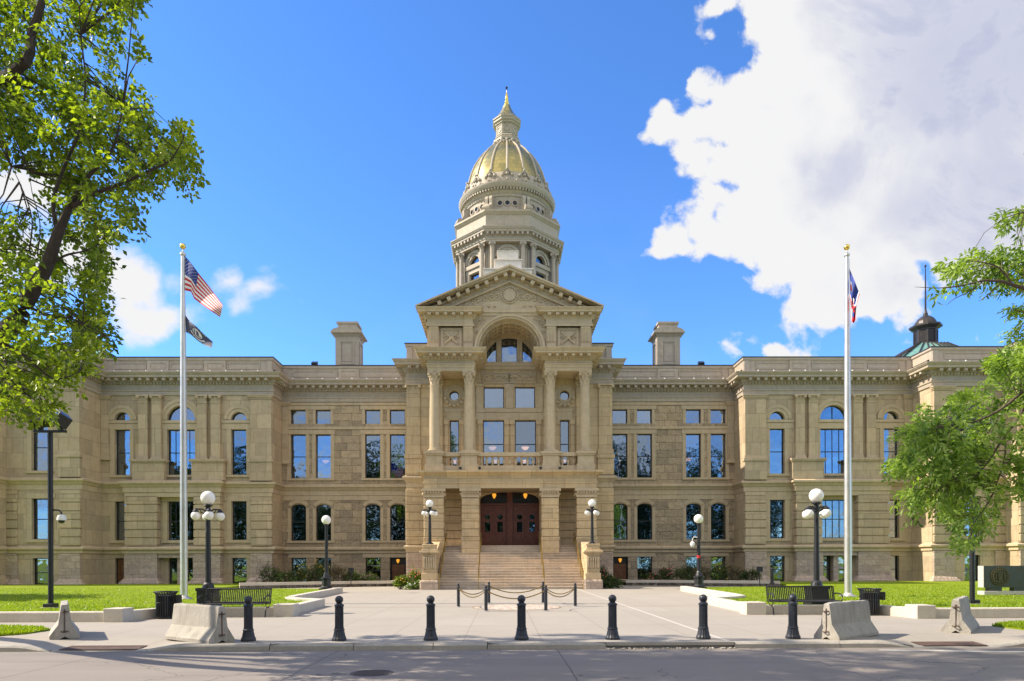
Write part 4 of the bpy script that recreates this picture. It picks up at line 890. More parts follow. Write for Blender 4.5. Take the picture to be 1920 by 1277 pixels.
for sg in (-1, 1):                                                   # chimneys
    b = MB(); x = sg*13.95; y = 59.2; b.box(x-1.0, x+1.0, y, y+1.9, 17.2, 21.55); b.box(x-1.15, x+1.15, y-.15, y+2.05, 17.2, 18.7); frame(b, x-.62, x+.62, y-.06, y+.01, 18.95, 21.0, .12); frame(b, x-.42, x+.42, y-.03, y+.01, 19.2, 20.8, .05)
    m = Matrix.Translation((x, y+.95, 0)) @ Matrix.Rotation(PI/2, 4, 'Z')
    for q in (-1, 1): 
        c2 = MB(); frame(c2, -.6, .6, -.06-1.0, -.99, 18.95, 21.0, .12); b.merge(c2, Matrix.Translation((x, y+.95, 0)) @ Matrix.Rotation(q*PI/2, 4, 'Z'))
    b.sweep([(0, 21.35), (.1, 21.42), (.1, 21.5), (.34, 21.6), (.34, 21.72), (0, 21.9)], [(x-1, y), (x+1, y), (x+1, y+1.9), (x-1, y+1.9)], True)
    b.prism([(x-1.3, 21.72)]+[(x-1.3*math.cos(PI*k/12), 21.74+.38*math.sin(PI*k/12)) for k in range(13)]+[(x+1.3, 21.72)], y-.3, y+2.2, 'y'); b.box(x-.82, x+.82, y+.15, y+1.75, 21.9, 22.5); b.box(x-.92, x+.92, y+.05, y+1.85, 22.5, 22.68)
    b.build('chimney', 'painted_sheet', CAP)

# dome
DY = 66.
def octo(a): return [(a/math.cos(PI/8)*math.cos(PI/8+k*PI/4), DY+a/math.cos(PI/8)*math.sin(PI/8+k*PI/4)) for k in range(8)]
b = MB(); b.sweep([(0, 17), (0, 23.1), (.25, 23.15), (.25, 23.4), (-.8, 23.42)], octo(4.95), True); b.build('drum_base', 'painted_sheet', CAP)
T8 = [Matrix.Translation((0, DY, 0)) @ Matrix.Rotation(k*PI/4, 4, 'Z') for k in range(8)]
f1 = MB(); a = 4.25; f1.wall(-1.77, 1.77, 23.4, 30.6, -a, [('a', 0, .64, 29.3, 29.35, .64), ('r', -.64, .64, 24.3, 28.4)], .3)
f1.arch(0, 29.35, .66, .9, -a-.1, -a+.01); f1.arch(0, 29.35, .9, 1.15, -a-.18, -a+.01); f1.box(-1.2, 1.2, -a-.25, -a+.01, 28.85, 29.2); f1.box(-1.1, 1.1, -a-.12, -a+.01, 28.45, 28.85)
for q in (-1, 1): f1.box(*sorted((q*.68, q*.95)), -a-.12, -a+.01, 24.2, 28.45); f1.box(*sorted((q*1.2, q*1.76)), -a-.1, -a+.01, 23.4, 30.0)
b = MB(); [b.merge(f1, m) for m in T8]; b.build('drum_wall', 'painted_sheet', CAP)
for k, m in enumerate(T8):
    if k in (3, 4, 5): continue
    for (z0, zt, knd, ex, rl) in ((29.3, 29.35, 'a', .64, None), (24.3, 28.4, 'r', 0, 26.4)):
        o = window(knd, 0, z0, .64, zt, 0, rl, ex); o.rotation_euler = (0, 0, k*PI/4); o.location = m @ Vector((0, -a+.2, z0))-wl(CAP)
b = MB(); b.prism(octo(3.6), 17, 33, 'z'); b.build('drum_interior', 'interior_dark', CAP)
dcol = None
for k, m in enumerate(T8):
    if k in (3, 4, 5): continue
    for q in (-1.38, 1.38):
        p = m @ Vector((q, -4.66, 0))
        if dcol is None:
            dcol = column(p.x, p.y, 23.42, 30.55, .23, .62, 'painted_sheet', 'drum_column'); p0 = p.copy()
        else:
            c = dcol.copy(); COL.objects.link(c); c.location = dcol.location+(p-p0)
            for ch in [x for x in bpy.data.objects if x.parent == dcol]:
                e = ch.copy(); COL.objects.link(e); e.parent = c
b = MB(); A = 4.65
b.sweep([(-.45, 30.56), (.16, 30.56), (.16, 30.72), (.22, 30.76), (.22, 30.84), (.14, 30.86), (.14, 31.06), (.25, 31.10), (.25, 31.28), (.52, 31.32), (.52, 31.46), (.58, 31.5), (.68, 31.66), (.68, 31.72), (0, 31.9)], octo(A), True)
b.along(octo(A+.25), .46, 0, .24, 31.08, 31.31, .2, True)
b.sweep([(0, 31.85), (.0, 31.95), (.06, 32.0), (-.02, 32.06), (-.02, 32.95), (.05, 33.0), (.12, 33.1), (.22, 33.2), (.22, 33.36), (-1.2, 33.42)], octo(A+.1), True)
b.build('drum_entablature', 'painted_sheet', CAP)
b = MB(); b.lathe([(4.2, 33.38), (4.2, 33.6), (3.98, 33.64), (3.98, 35.0)], (0, DY, 0), 64, cap=False)
b.lathe([(3.98, 35.0), (4.08, 35.05), (4.08, 35.25), (4.16, 35.3), (4.2, 35.42), (4.28, 35.5), (4.28, 35.66), (4.5, 35.72), (4.58, 35.86), (4.66, 36.02), (4.66, 36.12), (4.1, 36.2), (3.9, 36.2)], (0, DY, 0), 96, cap=False)
for k in range(96):
    an = 2*PI*k/96; m = Matrix.Translation((0, DY, 0)) @ Matrix.Rotation(an, 4, 'Z'); b.box(4.2, 4.46, -.07, .07, 35.5, 35.72, m)
b.build('upper_drum', 'painted_sheet', CAP, smooth=SMO)
for k in range(8):
    b = MB(); m = Matrix.Translation((0, DY, 0)) @ Matrix.Rotation(PI/8+k*PI/4, 4, 'Z')
    for q in (-.2, .2):
        c = MB(); c.prism([(3.95, 33.4), (5.0, 33.4), (5.12, 33.6), (5.0, 33.85), (4.7, 33.95), (4.5, 34.3), (4.55, 34.7), (4.45, 34.98), (3.95, 34.98)], q-.14, q+.14, 'y'); b.merge(c, m)
    c = MB(); c.lathe([(.24, -.38), (.24, .38)], (0, 0, 0), 12, m=Matrix.Translation((4.92, 0, 33.68)) @ Matrix.Rotation(PI/2, 4, 'X')); b.merge(c, m); b.build('scroll_bracket', 'painted_sheet', CAP)
rw = None
for k in range(24):
    an = -PI/2+((k % 3)-1)*.17+(k//3)*PI/4
    if math.sin(an) > .35: continue
    m = Matrix.Translation((3.97*math.cos(an), DY+3.97*math.sin(an), 34.42)) @ Matrix.Rotation(an+PI/2, 4, 'Z')
    if rw is None:
        c = MB(); c.arch(0, 0, .21, .30, -.09, .03, 0, 2*PI, 16); c.cur = 0; rw = c.build('round_window', 'painted_sheet', CAP)
        g = MB(); g.prism([(.215*math.cos(2*PI*j/16), .215*math.sin(2*PI*j/16)) for j in range(16)], -.03, -.02, 'y'); gp = g.build('pane', 'lens_dark', rw); gp.location = (0, 0, 0); o = rw
    else: o = rw.copy(); COL.objects.link(o); e = gp.copy(); COL.objects.link(e); e.parent = o
    o.location = m.translation-wl(CAP); o.rotation_euler = (0, 0, an+PI/2)
b = MB()
for k in range(32):
    m = Matrix.Translation((0, DY, 0)) @ Matrix.Rotation(2*PI*k/32, 4, 'Z'); big = k % 2 == 0; r = 4.38
    c = MB(); h = .58 if big else .36
    c.prism([(-.22, 0), (.22, 0), (.2, h*.3), (.26, h*.5), (.16, h*.8), (0, h), (-.16, h*.8), (-.26, h*.5), (-.2, h*.3)], -r-.06, -r+.06, 'y')
    c.sphere((0, -r-.05, h*.45), .12, 6); b.merge(c, Matrix.Translation((0, 0, 36.14)) @ m)
b.build('cresting', 'painted_sheet', CAP)
DP = [(4.02, 36.18), (4.0, 36.7), (3.93, 37.3), (3.78, 37.95), (3.54, 38.72), (3.22, 39.45), (2.82, 40.13), (2.35, 40.75), (1.85, 41.25), (1.45, 41.58), (1.2, 41.8)]
b = MB(); b.lathe([(4.12, 36.15), (4.1, 36.7), (4.0, 37.25), (3.94, 37.32)], (0, DY, 0), 64, cap=False)
for k in range(16):
    m = Matrix.Translation((0, DY, 0)) @ Matrix.Rotation(2*PI*(k+.0)/16, 4, 'Z'); c = MB()
    c.arch(0, 37.0, .30, .42, -4.14, -4.02, 0, PI, 10); c.sphere((0, -4.1, 37.05), .17, 8); c.sphere((.0, -4.08, 37.5), .14, 8)
    for q in (-.45, .45): c.sphere((q, -4.08, 36.95), .15, 8)
    b.merge(c, m)
b.build('dome_base', 'painted_sheet', CAP, smooth=SMO)
b = MB(); b.lathe(DP[2:], (0, DY, 0), 96, cap=False); b.build('gilded_dome', 'gold_panel', CAP, smooth=True)
rib = None
for k in range(16):
    an = -PI/2+2*PI*k/16
    if rib is None:
        c = MB(); w = .105; n = len(DP); vs = []
        for (r, z) in DP: ww = w*(.55+.45*r/4); vs += [(-ww, -r+.05, z), (-ww, -r-.07, z+.01), (-ww*.5, -r-.12, z+.02), (ww*.5, -r-.12, z+.02), (ww, -r-.07, z+.01), (ww, -r+.05, z)]
        c.add(vs, [(i*6+j, i*6+j+1, i*6+6+j+1, i*6+6+j) for i in range(n-1) for j in range(5)]); rib = c.build('rib', 'painted_sheet', CAP); o = rib
    else: o = rib.copy(); COL.objects.link(o)
    o.location = Vector((0, DY, 0))-wl(CAP); o.rotation_euler = (0, 0, an+PI/2)
b = MB()
for k in range(16):
    an = 2*PI*k/16; b.sphere((1.3*math.cos(an), DY+1.3*math.sin(an), 41.88), .16, 7); b.sphere((1.5*math.cos(an+.2), DY+1.5*math.sin(an+.2), 41.63), .12, 6)
b.sweep([(-.4, 41.73), (.1, 41.78), (.1, 42.00), (.18, 42.04), (.18, 42.24), (.02, 42.38), (.08, 42.44), (0, 42.58), (-.06, 42.60), (-.06, 43.63), (.06, 43.70), (.06, 43.83), (.18, 43.90), (.18, 44.04), (.26, 44.14), (.26, 44.24), (-.1, 44.36)], octo(1.08), True)
f1 = MB(); frame(f1, -.36, .36, -1.06, -1.0, 42.68, 43.58, .06); f1.arch(0, 43.13, .2, .27, -1.06, -1.0, 0, 2*PI, 14)
for m in T8: b.merge(f1, m)
b.build('lantern', 'painted_sheet', CAP)
b = MB(); b.sweep([(.25, 44.25), (.16, 44.36), (-.14, 44.66), (-.42, 45.06), (-.64, 45.5), (-.80, 45.92), (-.84, 45.98)], octo(1.08), True, False); lr = b.build('lantern_roof', 'gold_panel', CAP)
b = MB(); b.lathe([(.26, 45.90), (.28, 46.02), (.15, 46.10), (.19, 46.19), (.19, 46.31), (.12, 46.39), (.16, 46.51), (.16, 46.75), (.09, 46.85), (.11, 47.00), (.05, 47.10), (.03, 47.36)], (0, DY, 0), 12); b.build('finial', 'gold_leaf', CAP, smooth=SMO)
b = MB(); b.tube([(0, DY, 47.3), (0, DY, 47.6)], .02); b.sphere((0, DY, 47.66), .12, 10); b.build('lightning_rod', 'lens_dark', CAP)

# pavilion roofs with their dark lanterns
for sg in (-1, 1):
    x = sg*38.5; y = 62.5
    b = MB(); b.add([(x-(6.2 if sg > 0 else 2.4), y-6, 18.3), (x+(2.4 if sg > 0 else 6.2), y-6, 18.3), (x+(2.4 if sg > 0 else 6.2), y+6, 18.3), (x-(6.2 if sg > 0 else 2.4), y+6, 18.3), (x-1.2, y-1.2, 21.5), (x+1.2, y-1.2, 21.5), (x+1.2, y+1.2, 21.5), (x-1.2, y+1.2, 21.5)], [(0, 1, 5, 4), (1, 2, 6, 5), (2, 3, 7, 6), (3, 0, 4, 7), (4, 5, 6, 7)])
    o = b.build('pavilion_roof', 'copper_green', CAP); c = MB()
    for k in range(9):
        t = -1+2*k/8
        c.tube([(x+(6.2 if t*sg < 0 else 2.4)*t, y-6, 18.33), (x+1.2*t, y-1.2, 21.53)], .07, 4); c.tube([(x-sg*6.2, y+6*t, 18.33), (x-sg*1.2, y+1.2*t, 21.53)], .07, 4)
    c.build('seam', 'bronze_roof', o)
    def oc(a): return [(x+a/math.cos(PI/8)*math.cos(PI/8+k*PI/4), y+a/math.cos(PI/8)*math.sin(PI/8+k*PI/4)) for k in range(8)]
    b = MB(); b.sweep([(.28, 21.2), (.28, 21.55), (.18, 21.6), (.08, 21.7), (0, 21.78), (0, 22.85), (.06, 22.9), (.06, 23.0), (.28, 23.15), (.40, 23.22), (.40, 23.38), (0, 23.5), (0, 23.55)], oc(.86), True)
    b.lathe([(.95, 23.45), (.86, 23.75), (.66, 24.05), (.4, 24.25), (.2, 24.32), (.2, 24.55), (.1, 24.6)], (x, y, 0), 16)
    for k in range(8):
        m = Matrix.Translation((x, y, 0)) @ Matrix.Rotation(k*PI/4, 4, 'Z'); c = MB(); c.box(-.40, -.28, -.93, -.82, 21.7, 22.95); c.box(.28, .40, -.93, -.82, 21.7, 22.95); frame(c, -.22, .22, -.90, -.85, 21.85, 22.8, .05)
        for j in range(8): c.box(-.17, .17, -.89, -.85, 21.93+.1*j, 21.97+.1*j)
        b.merge(c, m)
    b.build('cupola', 'bronze_roof', CAP)
    b = MB(); b.tube([(x, y, 24.5), (x, y, 28.9)], .09, 6, .04); b.lathe([(.18, 24.5), (.1, 24.85)], (x, y, 0), 8); b.sphere((x, y, 28.95), .11, 8); b.build('spire', 'bronze_roof', CAP)

# stairs, cheek walls, lamp piers, handrails
b = MB(); NS = 17; RZ = .175; TR = .318
for k in range(NS):
    y1 = 52 if k == NS-1 else 44.1+TR*(k+1)+.08
    b.box(-4.86, 4.86, 44.1+TR*k+.055, y1, -.15+.01*k, RZ*(k+1)-.05); b.box(-4.88, 4.88, 44.1+TR*k, y1+.001, RZ*(k+1)-.05, RZ*(k+1)-.001)
b2 = MB()
st = b.build('stair', 'step_stone', CAP, bevel=.012)
for sg in (-1, 1):
    b = MB(); x = sg*5.28; b.box(x-.42, x+.42, 43.98, 44.82, .62, 2.45); b.box(x-.5, x+.5, 43.9, 44.9, .62, 1.05); 
    b.prism([(44.8, -.1), (YP+.1, -.1), (YP+.1, 3.2), (YP-.6, 3.2), (44.8, 2.35)], x-.36, x+.36, 'x'); o = b.build('stair_pier', 'gold_stone', CAP, bevel=.025)
    c = MB(); c.box(x-.52, x+.52, 43.88, 44.92, 2.28, 2.36); c.box(x-.62, x+.62, 43.78, 45.02, 2.36, 2.5); c.box(x-.5, x+.5, 43.9, 44.9, 2.5, 2.6); c.box(x-.42, x+.42, 43.98, 44.82, 2.6, 2.9); c.box(x-.46, x+.46, 43.94, 44.86, 2.84, 2.93); c.build('cap', 'gold_stone', o, bevel=.03)
    c = MB()
    for k in range(5): c.prism([(43.98, 1.35), (43.90, 1.42), (43.86, 1.75), (43.80, 1.9), (43.80, 2.05), (43.98, 2.1)], x-.36+.15*k, x-.36+.15*k+.1, 'x')
    frame(c, x-.4, x+.4, 43.92, 43.98, 1.2, 2.25, .05); c.build('carving', 'carved_stone', o)
    c = MB(); rr = random.Random(5); c.box(x-.6, x+.6, 43.72, 45.0, -.1, .62); o2 = c.build('base', 'plinth_stone', o, bevel=.1)
# the four brass handrails
def sz(y): return max(0, min(NS*RZ, (y-44.1)/TR*RZ+RZ))
for x in (-4.62, -2.12, 2.12, 4.62):
    b = MB(); pts = [(x, 43.75, 1.0)]+[(x, 44.0+.5*k, sz(44.0+.5*k)+.92) for k in range(11)]+[(x, 49.9, NS*RZ+.95)]
    for dx in (-.0,): b.tube(pts, .032, 6); b.tube([(p[0], p[1], p[2]-.35) for p in pts], .022, 6)
    for y in (43.8, 45.3, 46.8, 48.3, 49.8): b.tube([(x, y, sz(y)-.1), (x, y, sz(y)+.95)], .026, 6)
    b.build('handrail', 'brass', CAP, smooth=SMO)
# small spotlights on the balcony edge and on the roof
for k, x in enumerate((-3.5, -2.15, 2.15, 3.5)):
    b = MB(); b.box(x-.09, x+.09, YP-.42, YP-.2, 8.33, 8.45); b.box(x-.02, x+.02, YP-.32, YP-.28, 8.24, 8.33)
    tag(b.build('spotlight', 'black_iron'), 'tiny black spotlight on the %s of the balcony edge' % ('far left end', 'left of middle', 'right of middle', 'far right end')[k], 'spotlight', 'spotlights along the balcony edge')
for sg, t in ((-1, 'roof edge left of the left chimney'), (1, 'roof edge right of the right chimney')):
    x = sg*16.3; o = empty('roof_floodlight', (x, 57.6, 17.3), 'small black floodlight on the '+t, 'floodlight', 'roof floodlights')
    b = MB(); b.tube([(x, 57.6, 17.3), (x, 57.6, 18.4)], .04); b.build('post', 'black_iron', o); b = MB(); m = Matrix.Translation((x, 57.6, 18.5)) @ Matrix.Rotation(R(35), 4, 'X'); b.box(-.24, .24, -.2, .2, -.16, .16, m); b.build('lamp_head', 'black_iron', o)

# pendant bowl lamps hanging in the upper rooms
PB = ((1.22, 10.64, 'behind the right tall window over the entrance'), (-1.3, 10.64, 'behind the left tall window over the entrance'), (1.1, 9.62, 'lowest right, seen through the balusters'), (-1.1, 9.62, 'lowest left, seen through the balusters'), (4.1, 9.62, 'behind the slim right window'), (-4.2, 9.62, 'behind the slim left window'))
plamp = None
for x, z, t in PB+((-15.6, 10.5, 'behind a tall window between left wing and portico'), (15.35, 10.6, 'behind a tall window between right wing and portico')):
    y = (YC if abs(x) < 8 else YR)+1.4
    if plamp is None:
        o = plamp = empty('pendant_lamp', (x, y, z), 'pinkish bowl lamp '+t, 'lamp', 'bowl lamps hanging in the upper rooms')
        c = MB(); c.lathe([(.02, -.24), (.15, -.20), (.26, -.08), (.30, 0), (.27, 0)], (x, y, z), 20); c.build('bowl', 'bowl_lamp', o, smooth=SMO); c = MB(); c.tube([(x, y, z), (x, y, z+3)], .012, 5); c.build('rod', 'brass', o)
    else: o = copy_tree(plamp, None, Vector((x, y, z)), 'pinkish bowl lamp '+t)

# ------------------------------------------------------------------ low walls, planting
def lw(sg, lab):
    path = [(sg*x, y) for x, y in LP]
    b = MB(); w = .34
    if sg > 0: path = path[::-1]; prof = [(-.06, -.2), (-.06, .27), (-.04, .30), (w-.08, .30), (w-.06, .27), (w-.06, -.2)]
    else: prof = [(-.06, -.2), (-.06, .27), (-.04, .30), (w-.08, .30), (w-.06, .27), (w-.06, -.2)]
    prof = [(-o, z) if True else 0 for o, z in prof]
    b.sweep(prof, path); o = b.build('low_wall', 'wall_concrete'); tag(o, lab, 'wall', 'low concrete walls round the lawns')
    for (x0, x1, y0, y1) in ((11.72, 12.28, 20.12, 20.75), (7.28, 7.92, 21.9, 22.55)):
        c = MB(); c.box(*sorted((sg*x0, sg*x1)), y0, y1, -.1, .40); c.build('end_block', 'wall_concrete', o, bevel=.015)
lw(-1, 'pale low concrete wall edging the lawn on the American flag side')
lw(1, 'pale low concrete wall edging the lawn on the blue state flag side')
def bed(sg, lab):
    b = MB(); pts = [(sg*8.6, 50.6), (sg*11, 50.2), (sg*18.4, 46.5), (sg*18.4, YR-.02), (sg*10.1, YR-.02), (sg*8.6, 53.5)]
    b.prism(pts, -.2, .22, 'z'); o = b.build('planting_bed', 'soil'); tag(o, lab, 'flower bed', 'flower beds below the recessed walls')
    path = [(sg*8.6, 53.5), (sg*8.6, 50.6), (sg*11, 50.2), (sg*18.4, 46.5)]
    if sg > 0: path = path[::-1]
    c = MB(); c.sweep([(-.0, -.2), (.0, .42), (.3, .42), (.3, -.2)], path); c.build('kerb_wall', 'wall_concrete', o)
bed(-1, 'raised flower bed below the wall on the American flag side'); bed(1, 'raised flower bed below the wall on the blue state flag side')

def leaf_cloud(C, n, spread, size, asp, rng, up=.3, droop=0.):
    """n leaves, each two triangles folded on its midrib, scattered round each of the centres C"""
    C = np.asarray(C, float); P = np.repeat(C, n, 0)+rng.normal(0, 1, (len(C)*n, 3))*np.asarray(spread); N = len(P)
    ax = rng.normal(0, 1, (N, 3)); ax[:, 2] -= droop; ax /= np.linalg.norm(ax, axis=1)[:, None]
    nr = rng.normal(0, 1, (N, 3)); nr[:, 2] += up; sd = np.cross(ax, nr); sd /= np.linalg.norm(sd, axis=1)[:, None]+1e-6; nn = np.cross(sd, ax)
    s = size*rng.uniform(.7, 1.25, N)[:, None]; w = s*asp
    A = P; T = P+ax*s; Lf = P+ax*s*.45+sd*w+nn*w*.35; Rt = P+ax*s*.45-sd*w+nn*w*.35
    tn = rng.normal(.5, .2, N)+np.repeat(rng.normal(0, .22, len(C)), n)
    return np.stack([A, Rt, T, A, T, Lf], 1).reshape(-1, 3), np.clip(np.repeat(tn, 2), 0, 1)
def shrub(name, x, y, z, w, h, lab, cat, grp, leaf='leaf_shrub', flower=None, n=380, seed=1, fl=40, size=.13, asp=.22):
    r = np.random.default_rng(seed); o = empty(name, (x, y, z), lab, cat, grp)
    k = 42; a = r.uniform(0, 2*PI, k); q = np.sqrt(r.random(k)); hz = r.random(k)**.8
    C = np.stack([x+w*q*np.cos(a)*(1-.35*hz), y+w*.6*q*np.sin(a)*(1-.35*hz), z+.05+h*hz*(1-.4*q*q)], 1)
    V, t = leaf_cloud(C, max(4, n*4//k), (w*.13, w*.1, h*.12), size, asp, r, .2, -.8); np_mesh('leaves', V, 3, t, leaf, o)
    b = MB()
    for i in range(0, k, 3): b.tube([(x+(C[i][0]-x)*.3, y+(C[i][1]-y)*.3, z-.05), tuple(C[i])], .012, 4)
    b.build('stem', 'twig', o)
    if flower:
        b = MB()
        for i in range(fl):
            p = C[r.integers(k)]+np.array([r.normal(0, w*.15), r.normal(0, w*.1)-.1, r.uniform(.05, .35)*h]); s = r.uniform(.035, .07)
            b.lathe([(s*.3, -s*.5), (s, 0), (s*.6, s*.6), (.005, s*.7)], tuple(p), 6, r.random()*3)
        b.build('flower', flower, o)
    return o
G1 = 'flowering clumps beside the stair piers'
shrub('flower_clump', -6.35, 44.9, 0, .75, 1.15, 'bright green clump with tall pink flowers at the left stair pier', 'flowers', G1, 'leaf_flower', 'petal_pink', 420, 11, 55, .2, .12)
shrub('flower_clump', -6.2, 44.35, 0, .7, .5, 'low bright green clump dotted white before the pink flowers', 'flowers', G1, 'leaf_flower', 'petal_white', 420, 12, 40, .14, .2)
shrub('flower_clump', -7.25, 44.8, 0, .45, .75, 'spiky yellow green tuft farthest left of the left stair pier', 'flowers', G1, 'leaf_flower', 'petal_yellow', 260, 13, 25, .26, .09)
shrub('flower_clump', 6.5, 45.2, 0, .85, .8, 'dark green grassy clump at the right stair pier', 'flowers', G1, 'leaf_shrub', None, 480, 14, 30, .2, .12)
shrub('flower_clump', 6.3, 46.6, 0, .6, 1.3, 'dusky pink seeding clump behind the right stair pier', 'flowers', G1, 'leaf_shrub', 'petal_pink', 260, 15, 30, .2, .12)
G2 = 'shrubs in the flower beds below the walls'
BED = [(-17.6, 1.0, 1.25, 'leaf_shrub', 'petal_purple', 'purple flowering bush in the left corner under the first window'), (-16.4, .9, .9, 'leaf_shrub', None, 'round green bush left of the lone globe lamp'), (-15.2, .9, 1.3, 'leaf_shrub', 'petal_yellow', 'mustard yellow flowering bush behind the left globe lamp'), (-14.0, .9, 1.5, 'leaf_shrub', 'petal_yellow', 'taller yellow flowering bush under the second left window'), (-12.8, .9, 1.25, 'leaf_straw', None, 'straw coloured grass tuft on the left bed'), (-11.8, .9, .8, 'leaf_shrub', None, 'dark green mound around the black sign stake'), (-10.6, .8, .6, 'leaf_shrub', 'petal_purple', 'low green mound below the glazed door left of the stairs'),
       (10.6, .8, .6, 'leaf_shrub', 'petal_pink', 'low green mound below the window right of the stairs'), (11.8, .9, .9, 'leaf_shrub', 'petal_pink', 'green bush with few pink blooms on the right bed'), (13.0, 1., 1.2, 'leaf_shrub', None, 'full green bush between the right bed windows'), (14.3, .9, 1.3, 'leaf_straw', None, 'pale grass tuft left of the right globe lamp'), (15.4, .9, 1.25, 'leaf_shrub', 'petal_yellow', 'yellow green bush behind the right globe lamp'), (16.5, .9, 1.2, 'leaf_straw', None, 'feathery straw grass right of the right globe lamp'), (17.6, .9, .9, 'leaf_shrub', None, 'last dark bush in the right corner of the bed')]
for k, (x, w, h, lf, fl, lab) in enumerate(BED): shrub('bush', x, 51.8-.22*abs(abs(x)-10)-.3*(k % 2), .22, w, h, lab, 'bush', G2, lf, fl, 300, 30+k, 26, .17, .16)

# ------------------------------------------------------------------ street furniture
BX = [-6.16, -4.17, -2.16, -.16, 1.85, 3.86, 5.85]; BL = ['bluish black bollard beside the long left barrier', 'black bollard second from the long left barrier', 'black bollard below the left stair lamp', 'black bollard in front of the plaza medallion', 'black bollard below the right stair lamp', 'black bollard in front of the right low wall end', 'black bollard beside the long right barrier']
bp = None
for x, lab in zip(BX, BL):
    if bp is None:
        bp = empty('bollard', (x, 15.05, 0), lab, 'bollard', 'black bollards along the kerb')
        b = MB(); b.lathe([(.104, .25), (.097, .3), (.094, .34), (.092, .76)], (x, 15.05, 0), 40, flute=.10); b.build('shaft', 'bollard_iron', bp)
        b = MB(); b.lathe([(.158, 0), (.158, .05), (.148, .07), (.135, .1), (.122, .16), (.108, .23)], (x, 15.05, 0), 32, flute=.06); b.lathe([(.11, .225), (.117, .235), (.117, .25), (.105, .262)], (x, 15.05, 0), 24); b.build('base', 'bollard_iron', bp)
        b = MB(); b.lathe([(.096, .75), (.106, .76), (.106, .785), (.08, .805), (.055, .83)], (x, 15.05, 0), 24); b.sphere((x, 15.05, .9), .09, 20); b.build('finial', 'bollard_iron', bp, smooth=SMO)
    else: copy_tree(bp, None, Vector((x, 15.05, 0)), lab)
CP = [(-2.28, 26.4, 'leftmost'), (-1.15, 28.85, 'rear left'), (1.14, 28.85, 'rear right'), (2.24, 26.4, 'rightmost'), (.95, 24.05, 'front right'), (-1.16, 24.05, 'front left')]
cpp = None
for x, y, t in CP:
    lab = 'slim black chain post, the %s of the ring round the medallion' % t
    if cpp is None:
        cpp = empty('chain_post', (x, y, 0), lab, 'post', 'chain posts around the plaza medallion')
        b = MB(); b.lathe([(.06, 0), (.06, .76), (.064, .78), (.045, .80), (.042, .83)], (x, y, 0), 16); b.sphere((x, y, .87), .052, 12); b.build('shaft', 'bollard_iron', cpp, smooth=SMO)
        b = MB(); b.lathe([(.13, 0), (.13, .012), (.07, .03)], (x, y, 0), 16); b.build('base', 'steel', cpp)
    else: copy_tree(cpp, None, Vector((x, y, 0)), lab)
CN = ['at the rear left', 'across the back', 'at the rear right', 'at the front right', 'across the front', 'at the front left']
for k in range(6):
    (x0, y0, _), (x1, y1, _) = CP[k], CP[(k+1) % 6]; L = math.hypot(x1-x0, y1-y0); b = MB(); n = 28
    f = lambda t: Vector((x0+(x1-x0)*t, y0+(y1-y0)*t, .74-.30*(1-(2*t-1)**2)))
    b.tube([f(j/n) for j in range(n+1)], .013, 5)
    for j in range(46):
        t = (j+.5)/46; p, q = f(t-.012), f(t+.012); b.tube([p, q], .021, 4)
    tag(b.build('chain', 'brass'), 'sagging dark brass chain '+CN[k]+' of the medallion ring', 'chain', 'chains around the plaza medallion')
b = MB(); b.lathe([(1.72, .004), (1.72, .010)], (-.05, 26.2, 0), 48); tag(b.build('plaza_medallion', 'medallion'), 'round brown and cream medallion set in the plaza paving', 'medallion')

def barrier(c0, c1, lab):
    """jersey barrier from near end c0 to far end c1"""
    a, e = Vector((*c0, 0)), Vector((*c1, 0)); d = e-a; L = d.length; ang = math.atan2(d.y, d.x)
    o = empty('concrete_barrier', a, lab, 'barrier', 'concrete jersey barriers by the kerb'); o.rotation_euler = (0, 0, ang)
    rr = random.Random(len(lab)); P = [(-.30, 0), (-.305, .07), (-.13, .33), (-.078, .76), (-.06, .80), (.06, .80), (.078, .76), (.13, .33), (.305, .07), (.30, 0), (.1, 0), (0, .06), (-.1, 0)]
    b = MB(); n = 14; m = len(P); vs = []
    for i in range(n+1):
        t = i/n; e_ = .018 if i in (0, n) else 0
        for (q, z) in P: vs.append((L*t+rr.uniform(-.008, .008)*(2 if e_ else 1), q*(1-e_*2)+rr.uniform(-.004, .004), max(0, z-e_*(1 if z > .7 else 0)+(rr.uniform(-.012, .006) if z > .05 else 0))))
    b.add(vs, [(i*m+k, i*m+(k+1) % m, (i+1)*m+(k+1) % m, (i+1)*m+k) for i in range(n) for k in range(m)]+[tuple(range(m-1, -1, -1)), tuple(n*m+k for k in range(m))])
    body = b.build('body', 'barrier_concrete'); body.parent = o
    for en, x in ((0, -.012), (1, L+.012)):
        c = MB(); c.box(x-.004, x+.004, -.009, .009, .14, .68); g = c.build('slot', 'rust'); g.parent = o
        for z in (.17, .62):
            c = MB(); c.tube([(x+(.02 if not en else -.02), -.07, z), (x+(-.05 if not en else .05), -.03, z), (x+(-.06 if not en else .06), .02, z-.01), (x, .07, z)], .013, 6); c.lathe([(.03, 0), (.03, .004)], (0, 0, 0), 9, m=Matrix.Translation((x, 0, z)) @ Matrix.Rotation(PI/2, 4, 'Y')); g = c.build('loop', 'rust'); g.parent = o
    return o
barrier((-10.55, 15.65), (-11.6, 17.3), 'short looking barrier at far left seen end on by the grass verge')
barrier((-6.62, 14.75), (-8.1, 15.85), 'long broadside barrier in front of the left bench')
barrier((6.5, 14.85), (7.95, 15.95), 'long broadside barrier right of the kerb bollards')
barrier((10.15, 16.05), (11.55, 17.75), 'barrier at far right seen obliquely by the grass verge')

